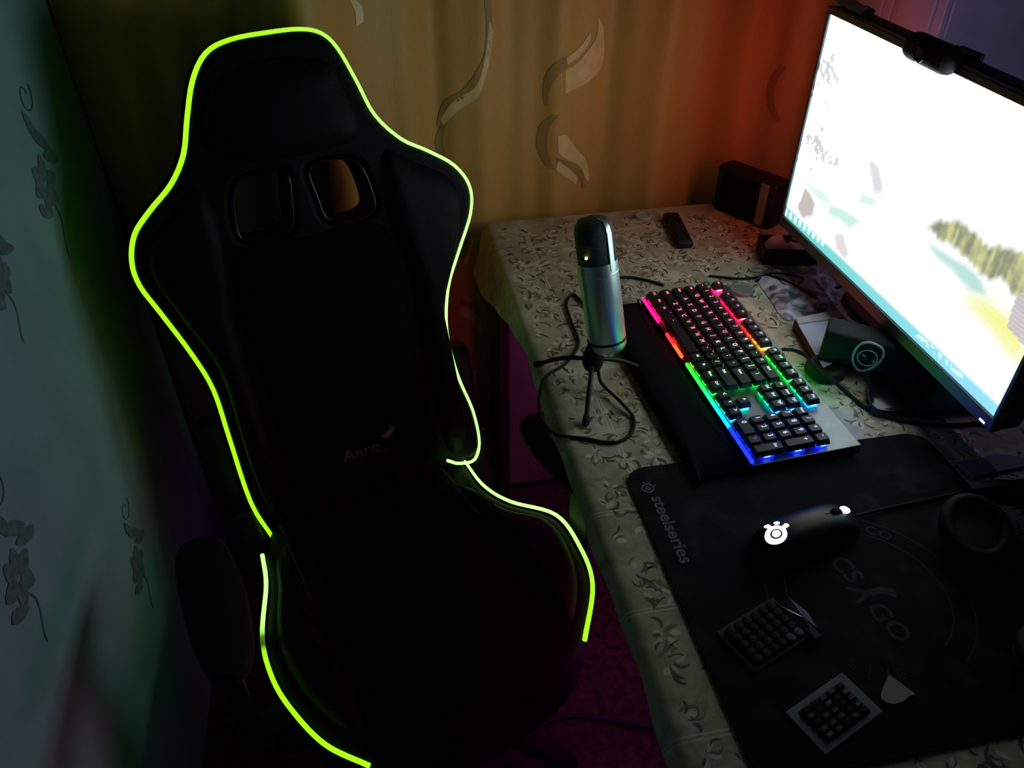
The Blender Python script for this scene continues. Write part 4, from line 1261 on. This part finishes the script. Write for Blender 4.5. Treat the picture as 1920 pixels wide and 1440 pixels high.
def make_speaker(name, label, face, th, strip=None, ring=None):
    """box given by a vertical face: near-bottom corners a,b on the table and height, thickness goes back"""
    a, b2, h = face
    d = (b2 - a); w = d.length; ang = math.atan2(d.y, d.x)
    c = (a + b2) / 2
    s = thing(name, label, 'speaker', (c.x, c.y, TZ + .0008), ang)
    MB().rbox((0, th / 2, h / 2), (w, th, h), .007, 3).build('cabinet', M_black, s, smooth='auto')
    return s, w, h
def desk_speakers():
    # tilted looking box by the curtain: a satellite lying on its side
    a, b2 = at(1329, 372, .762), at(1441, 415, .762)
    a = Vector((.732, 1.488, 0)); b2 = Vector((.806, 1.362, 0))
    s, w, h = make_speaker('satellite_speaker', 'black box speaker with a pale strip standing by the curtain', (a, b2, .100), .050)
    Ms = mat('grey_green_strip', (.16, .18, .16), .6)
    MB().rbox((w * .32, -.001, h * .5), (w * .13, .0035, h * .9), .001).build('front_strip', Ms, s)
    MB().rbox((-w * .08, -.0008, h * .5), (w * .58, .003, h * .82), .001).build('grille_cloth', M_leather2, s)
desk_speakers()
def make_front_speaker():
    # black speaker under the screen with a shiny ringed driver
    c = at(1640, 690, .80)
    s = thing('speaker', 'black desk speaker with a pale ringed driver below the screen', 'speaker', (.741, .873, TZ + .0212), R(-37))
    w, d, h = .150, .05, .055
    body = MB().rbox((0, 0, h / 2), (w, d, h), .006, 3)
    body.build('cabinet', M_rubber, s, smooth='auto')
    rim = mat('pale_rim', (.30, .42, .36), .35)
    Mf = Matrix.Translation((-.006, -d / 2, h * .50)) @ Matrix.Rotation(R(90), 4, 'X')
    out = spline([(Mf @ Vector(p)) for p in ((0, .026, 0), (.016, .020, 0), (.020, .003, 0), (.010, -.018, 0), (-.006, -.027, 0), (-.018, -.013, 0), (-.020, .005, 0), (-.014, .021, 0))], 6, True)
    MB().tube(out, .0022, 6, closed=True).build('driver_rim', rim, s, smooth=True)
    MB().lathe([(.0135, .0002), (.0150, .0022), (.0135, .0034), (.0120, .0024), (.0085, .0004), (0, .0040)], 28, Mf).build('cone', M_gloss, s, smooth='auto')
    ring2 = [Mf @ Vector((math.cos(a_) * .0140, math.sin(a_) * .0140, .0030)) for a_ in [2 * math.pi * i / 28 for i in range(28)]]
    MB().tube(ring2, .0010, 6, closed=True).build('cone_rim', rim, s, smooth=True)
make_front_speaker()

def make_right_paper():
    P = [at(*p, TZ + .006) for p in ((1795, 866), (1870, 850), (1930, 858), (1930, 872), (1826, 893))]
    tag(MB().prism([(p.x, p.y) for p in P], TZ + .0008, TZ + .0060, .0006).build('envelope', mat('lavender_grey_paper', (.17, .165, .22), .6), base=True), 'lavender grey envelope lying at the right end of the mouse pad', 'envelope')
make_right_paper()

# ---------------------------------------------------------------- gaming chair
def make_chair():
    B = Vector((-.06, 1.06, 0)); PHI = R(18); TH = R(15); ZB = .46
    ch = thing('gaming_chair', 'black high backed gaming chair edged with glowing green piping', 'chair', B, PHI)
    def bp(s, t, n=0.0):      # point of the back plane; n = out towards the sitter
        return Vector((s, t * math.sin(TH) - n * math.cos(TH), ZB + t * math.cos(TH) + n * math.sin(TH)))
    MBK = Matrix(((1, 0, 0, 0), (0, math.sin(TH), -math.cos(TH), 0), (0, math.cos(TH), math.sin(TH), ZB), (0, 0, 0, 1)))
    left = [(-.192, -.020), (-.209, .060), (-.211, .187), (-.212, .275), (-.226, .341), (-.251, .419), (-.266, .465), (-.266, .501), (-.251, .538), (-.222, .566), (-.183, .597), (-.155, .634), (-.136, .682), (-.115, .729), (-.088, .761), (-.051, .774)]
    right = [(.003, .777), (.050, .776), (.080, .767), (.100, .744), (.119, .696), (.138, .642), (.174, .599), (.217, .572), (.260, .540), (.282, .500), (.276, .455), (.243, .395), (.212, .335), (.196, .257), (.202, .170), (.221, .085), (.223, .014), (.205, -.012)]
    tail = [(.167, .003), (.142, .021)]
    path = spline([(p[0], p[1], 0) for p in left + right], 6)
    # ---- back shell: filled outline with the two belt slots, from a 2D curve
    slot = [(.020, .585), (.088, .582), (.108, .522), (.096, .494), (.032, .496), (.018, .540)]
    cu = bpy.data.curves.new('back_shell', 'CURVE'); cu.dimensions = '2D'; cu.fill_mode = 'BOTH'
    def add_spl(pts):
        sp = cu.splines.new('POLY'); sp.points.add(len(pts) - 1)
        for q, p in zip(sp.points, pts): q.co = (p[0], p[1], 0, 1)
        sp.use_cyclic_u = True
    add_spl([(p.x, p.y) for p in path])
    add_spl([(p.x, p.y) for p in spline([(x, y, 0) for x, y in slot], 5, True)])
    add_spl([(p.x, p.y) for p in spline([(-x - .004, y, 0) for x, y in slot], 5, True)])
    cu.extrude = .028; cu.bevel_depth = .016; cu.bevel_resolution = 3; cu.offset = -.014
    ob = bpy.data.objects.new('tmp_shell', cu); COL.objects.link(ob); bpy.context.view_layer.update()
    me = ob.evaluated_get(bpy.context.evaluated_depsgraph_get()).to_mesh()
    vs = [MBK @ (v.co + Vector((0, 0, -.034))) for v in me.vertices]; fs = [tuple(p.vertices) for p in me.polygons]
    bpy.data.objects.remove(ob); bpy.data.curves.remove(cu)
    MB().add(vs, fs).build('backrest', M_leather, ch, smooth='auto')
    # ---- upholstered pads on the front
    def padpart(name, pts, h, m, z=.009, sp=5):
        out = [(p.x, p.y) for p in spline([(x, y, 0) for x, y in pts], sp, True)]
        return MB().pad(out, h, z, 7, MBK).build(name, m, ch, smooth=True)
    padpart('head_cushion', [(-.085, .725), (0, .745), (.080, .728), (.098, .690), (.112, .640), (.095, .610), (0, .602), (-.100, .612), (-.125, .650), (-.108, .700)], .022, M_leather)
    padpart('lumbar_cushion', [(-.120, .480), (0, .485), (.110, .478), (.135, .400), (.130, .250), (.140, .060), (.120, .020), (0, .010), (-.125, .015), (-.140, .070), (-.135, .250), (-.140, .400)], .020, M_leather2)
    padpart('side_bolster', [(-.150, .590), (-.190, .560), (-.235, .525), (-.248, .480), (-.225, .400), (-.196, .300), (-.194, .120), (-.184, .030), (-.158, .030), (-.152, .200), (-.152, .400), (-.135, .520)], .026, M_leather)
    padpart('side_bolster', [(.140, .590), (.185, .565), (.240, .530), (.258, .490), (.235, .410), (.190, .300), (.180, .180), (.196, .060), (.186, .020), (.154, .030), (.148, .200), (.150, .400), (.130, .520)], .026, M_leather)
    # slot rims
    for sg in (1, -1):
        rim = [bp(sg * p.x - (.004 if sg < 0 else 0), p.y, .0095) for p in spline([(x, y, 0) for x, y in slot], 6, True)]
        MB().tube(rim, .0034, 6, closed=True).build('slot_rim', M_gloss, ch, smooth=True)
    # logo lettering
    Ml = mat('logo_grey', (.16, .16, .18), .5)
    for body, size, s, t_ in (('Aero', .030, -.010, .098), ('cool', .012, .028, .086)):
        v2, f2 = text_geo(body, size)
        MB().add([bp(s + v.x * 1.1, t_ + v.y, .0312) for v in v2], f2).build('lettering', Ml, ch)
    wing = [(.030, .112), (.046, .120), (.056, .136), (.050, .120), (.060, .128), (.052, .112), (.040, .104)]
    MB().add([bp(s, t_, .0312) for s, t_ in wing], [tuple(range(len(wing)))]).build('wing_mark', Ml, ch)
    # ---- glowing piping
    m = bpy.data.materials.new('glowing_green_piping'); t, N, L = nt(m)
    vc = N.new('ShaderNodeVertexColor'); vc.layer_name = 'glow'
    b = N['Principled BSDF']; b.inputs['Base Color'].default_value = (.1, .2, .05, 1)
    L.new(vc.outputs['Color'], b.inputs['Emission Color']); b.inputs['Emission Strength'].default_value = 1.0
    def glow(pts, r0, colf, name='light_piping'):
        o = MB().tube(pts, r0, 7).build(name, m, ch, smooth=True)
        ca = o.data.color_attributes.new('glow', 'FLOAT_COLOR', 'POINT')
        n = len(pts)
        data = []
        for i in range(n):
            c = colf(i / (n - 1)); data += list(c + (1.0,)) * 7
        ca.data.foreach_set('color', data)
        return o
    def colour(w):   # w 0 yellow-green .. 1 near white green
        return (lerp(.46, .80, w), lerp(1.25, 2.2, w), lerp(.012, .45, w))
    full = spline([(p[0], p[1], 0) for p in left + right + tail], 4)
    nt_ = len(full); pts = [bp(p.x, p.y, lerp(.004, .034, sstep(nt_ - 12, nt_ - 3, i_))) for i_, p in enumerate(full)]
    glow(pts, [lerp(.0040, .0030, sstep(.3, .6, i / (len(pts) - 1))) for i in range(len(pts))], lambda f: colour(sstep(.42, .75, f)))
    e = bp(.142, .021, .034)
    MB().rbox((0, 0, 0), (.016, .008, .008), .002, M=Matrix.Translation(e + Vector((-.010, 0, .001)))).build('piping_end', M_seam, ch)
    # ---- seat
    SL = [(-.219, -.050), (-.230, -.115), (-.262, -.212), (-.267, -.290), (-.255, -.356), (-.230, -.424), (-.188, -.480)]
    SR = [(.186, -.010), (.188, -.086), (.212, -.146), (.268, -.214), (.266, -.298), (.241, -.375), (.172, -.457)]
    inn = .006
    outl = [(x * .985, y) for x, y in SL] + [(-.10, -.505), (.0, -.508), (.10, -.495)] + [(x * .985, y) for x, y in SR[::-1]] + [(.15, .03), (0, .04), (-.16, .03)]
    out = [(p.x, p.y) for p in spline([(x, y, 0) for x, y in outl], 4, True)]
    MB().prism(out, .345, .455, .018).build('seat', M_leather, ch, smooth='auto')
    def seatpad(name, pts, h, m_, z=.448):
        o2 = [(p.x, p.y) for p in spline([(x, y, 0) for x, y in pts], 5, True)]
        return MB().pad(o2, h, z, 7).build(name, m_, ch, smooth=True)
    seatpad('seat_cushion', [(-.155, -.02), (0, -.01), (.135, -.02), (.150, -.12), (.160, -.30), (.145, -.44), (.08, -.482), (-.08, -.486), (-.150, -.445), (-.165, -.30), (-.160, -.12)], .020, M_leather2)
    seatpad('seat_bolster', [(-.170, -.04), (-.200, -.065), (-.216, -.130), (-.242, -.220), (-.242, -.300), (-.225, -.375), (-.190, -.440), (-.168, -.400), (-.178, -.300), (-.176, -.150)], .034, M_leather)
    seatpad('seat_bolster', [(.140, -.06), (.158, -.075), (.166, -.110), (.196, -.165), (.250, -.225), (.248, -.300), (.222, -.370), (.172, -.430), (.158, -.380), (.165, -.280), (.148, -.150)], .030, M_leather)
    # grey seams
    inv = (Matrix.Translation(B) @ Matrix.Rotation(PHI, 4, 'Z')).inverted()
    def seam(px):
        MB().tube(spline([inv @ at(x, y, .487) for x, y in px], 5), .0016, 6).build('seam', M_seam, ch, smooth=True)
    seam([(525, 985), (543, 1030), (565, 1080), (585, 1130)])
    seam([(818, 868), (850, 905), (880, 945), (900, 965)])
    zs = .452
    sl = spline([(x, y, zs) for x, y in SL], 6)
    sr = spline([(x, y, zs) for x, y in SR], 6)
    def cl(f):
        d = 1 - .93 * sstep(.30, .34, f) * sstep(.40, .36, f)  # armrest's shade on the piping, put in as a dimmed stretch of glow
        c = colour(.75 * sstep(.40, .25, f)); return (c[0] * d, c[1] * d, c[2] * d)
    glow(sl, .0036, cl)
    glow(sr, [lerp(.0027, .0040, i / (len(sr) - 1)) for i in range(len(sr))], lambda f: tuple(c * k for c, k in zip(colour(.95 * (1 - sstep(.45, .9, f))), (1, 1, 1))))
    # ---- armrests
    for sg, cx, ya, yb, px_ in ((-1, -.302, -.172, -.405, -.318), (1, .243, -.165, -.368, .300)):
        q = lambda f: lerp(ya, yb, f)
        o2 = [(cx - x * sg, q(f)) for x, f in ((.033, .10), (.015, 0), (-.018, 0), (-.036, .12), (-.042, .5), (-.038, .85), (-.022, 1), (.008, 1), (.026, .87), (.038, .5))]
        op = [(p.x, p.y) for p in spline([(x, y, 0) for x, y in o2], 4, True)]
        arm = MB().prism(op, .638, .666, .008).build('armrest', M_rubber, ch, smooth='auto')
        ym = q(.45)
        MB().rbox(((px_ + cx) / 2, ym, .634), (abs(px_ - cx) + .034, .060, .012), .003).build('armrest_plate', M_black, arm)
        MB().rbox((px_, ym, .480), (.030, .060, .305), .006).build('armrest_post', M_black, arm)
        MB().rbox((px_ - sg * .085, ym, .334), (.20, .055, .014), .004).build('armrest_bracket', M_black, arm)
        MB().rbox((px_ + .016 * sg, ym, .58), (.006, .025, .018), .002).build('height_button', M_gloss, arm)
    # ---- recline hinge covers low on both sides of the back
    for sg in (-1, 1):
        M1 = MBK @ Matrix.Translation((sg * .232, .115, -.060))
        MB().rbox((0, 0, 0), (.040, .175, .050), .010, 3, M1).build('hinge_cover', M_black, ch, smooth='auto')
        M2 = MBK @ Matrix.Translation((sg * .225, -.035, -.035))
        MB().rbox((0, 0, 0), (.046, .150, .075), .012, 3, M2).build('hinge_cover', M_black, ch, smooth='auto')
    # ---- under the seat
    MB().rbox((0, -.22, .325), (.24, .26, .045), .008).build('tilt_mechanism', M_black, ch)
    MB().lathe([(.034, .08), (.034, .20), (.026, .205), (.026, .305)], 20, Matrix.Translation((0, -.22, 0))).build('gas_lift', M_black, ch, smooth='auto')
    MB().lathe([(.045, .075), (.052, .09), (.052, .115), (.036, .13)], 20, Matrix.Translation((0, -.22, 0))).build('base_hub', M_black, ch, smooth='auto')
    for k in range(5):
        a = 2 * math.pi * k / 5 + .3
        d = Vector((math.cos(a), math.sin(a), 0)); c0 = Vector((0, -.22, 0)); pr = Vector((-d.y, d.x, 0))
        p0, p1 = c0 + d * .045, c0 + d * .285
        vs = []
        for p, w, z0, z1 in ((p0, .028, .078, .112), (p1, .018, .070, .088)):
            vs += [p + pr * w + Vector((0, 0, z0)), p - pr * w + Vector((0, 0, z0)), p - pr * w * .7 + Vector((0, 0, z1)), p + pr * w * .7 + Vector((0, 0, z1))]
        lg = MB().add(vs, [(3, 2, 1, 0), (4, 5, 6, 7), (0, 1, 5, 4), (1, 2, 6, 5), (2, 3, 7, 6), (3, 0, 4, 7)]).build('base_leg', M_black, ch)
        Mc = Matrix.Translation(c0 + d * .275 + Vector((0, 0, .0305))) @ Matrix.Rotation(a + .6, 4, 'Z') @ Matrix.Rotation(R(90), 4, 'X')
        MB().lathe([(.008, -.026), (.027, -.024), (.030, -.018), (.030, -.006), (.012, -.004), (.012, .004), (.030, .006), (.030, .018), (.027, .024), (.008, .026)], 20, Mc).build('castor', M_rubber, lg, smooth='auto')
make_chair()

# ---------------------------------------------------------------- unseen computer tower added below the desk for its coloured light
def make_added_pc():
    pc = thing('added_computer_tower', 'unseen black computer tower added under the desk for the magenta light of its fans', 'computer', (.60, .62, 0))
    w, d, h = .22, .44, .60
    MB().rbox((0, 0, h / 2 + .012), (w, d, h), .006).build('case', M_black, pc)
    for x in (-.08, .08):
        for y in (-.17, .17): MB().rbox((x, y, .0065), (.03, .03, .013), .003).build('foot', M_rubber, pc)
    Mg = emis('added_magenta_glow', (1.0, .05, .34), 11.0)
    Mgr = emis('added_red_glow', (1.0, .06, .22), 4.0)
    Mg2 = emis('added_violet_glow', (.60, .06, .9), 5.0)
    Mg2b = emis('added_violet_rear_glow', (.45, .05, .9), 3.0)
    def fan(c, M, mm):
        ring = [M @ Vector((math.cos(a) * .056, math.sin(a) * .056, 0)) for a in [2 * math.pi * i / 20 for i in range(20)]]
        f_ = MB().tube(ring, .0055, 5, closed=True).build('added_light_ring', mm, pc, smooth=True)
        MB().lathe([(0, .004), (.016, .003), (.018, -.003)], 16, M).build('fan_hub', M_black, f_, smooth='auto')
        for k in range(7):
            a = 2 * math.pi * k / 7
            q = [M @ Vector((math.cos(a + da) * r_, math.sin(a + da) * r_, z)) for da, r_, z in ((0, .017, .002), (.35, .052, .004), (.75, .052, -.003), (.5, .017, -.003))]
            MB().add(q, [(0, 1, 2, 3)]).build('fan_blade', M_black, f_)
    for i in range(3):
        fan(None, Matrix.Translation((-w / 2 - .006, -.14 + .14 * i, .54)) @ Matrix.Rotation(R(-90), 4, 'Y'), Mg)
    fan(None, Matrix.Translation((-w / 2 - .006, .14, .26)) @ Matrix.Rotation(R(-90), 4, 'Y'), Mg2)
    fan(None, Matrix.Translation((0, d / 2 + .006, .14)) @ Matrix.Rotation(R(-90), 4, 'X'), Mgr)
    fan(None, Matrix.Translation((0, d / 2 + .006, .34)) @ Matrix.Rotation(R(-90), 4, 'X'), Mg2b)
make_added_pc()
cable('floor_cable', [(.02, .70, .004), (.12, .76, .004), (.25, .80, .006), (.34, .78, .006), (.42, .74, .02), (.483, .70, .05)], .0045, 'blue tinted cable on the floor leading to the added computer tower', m=mat('blue_cable', (.02, .02, .10), .5))
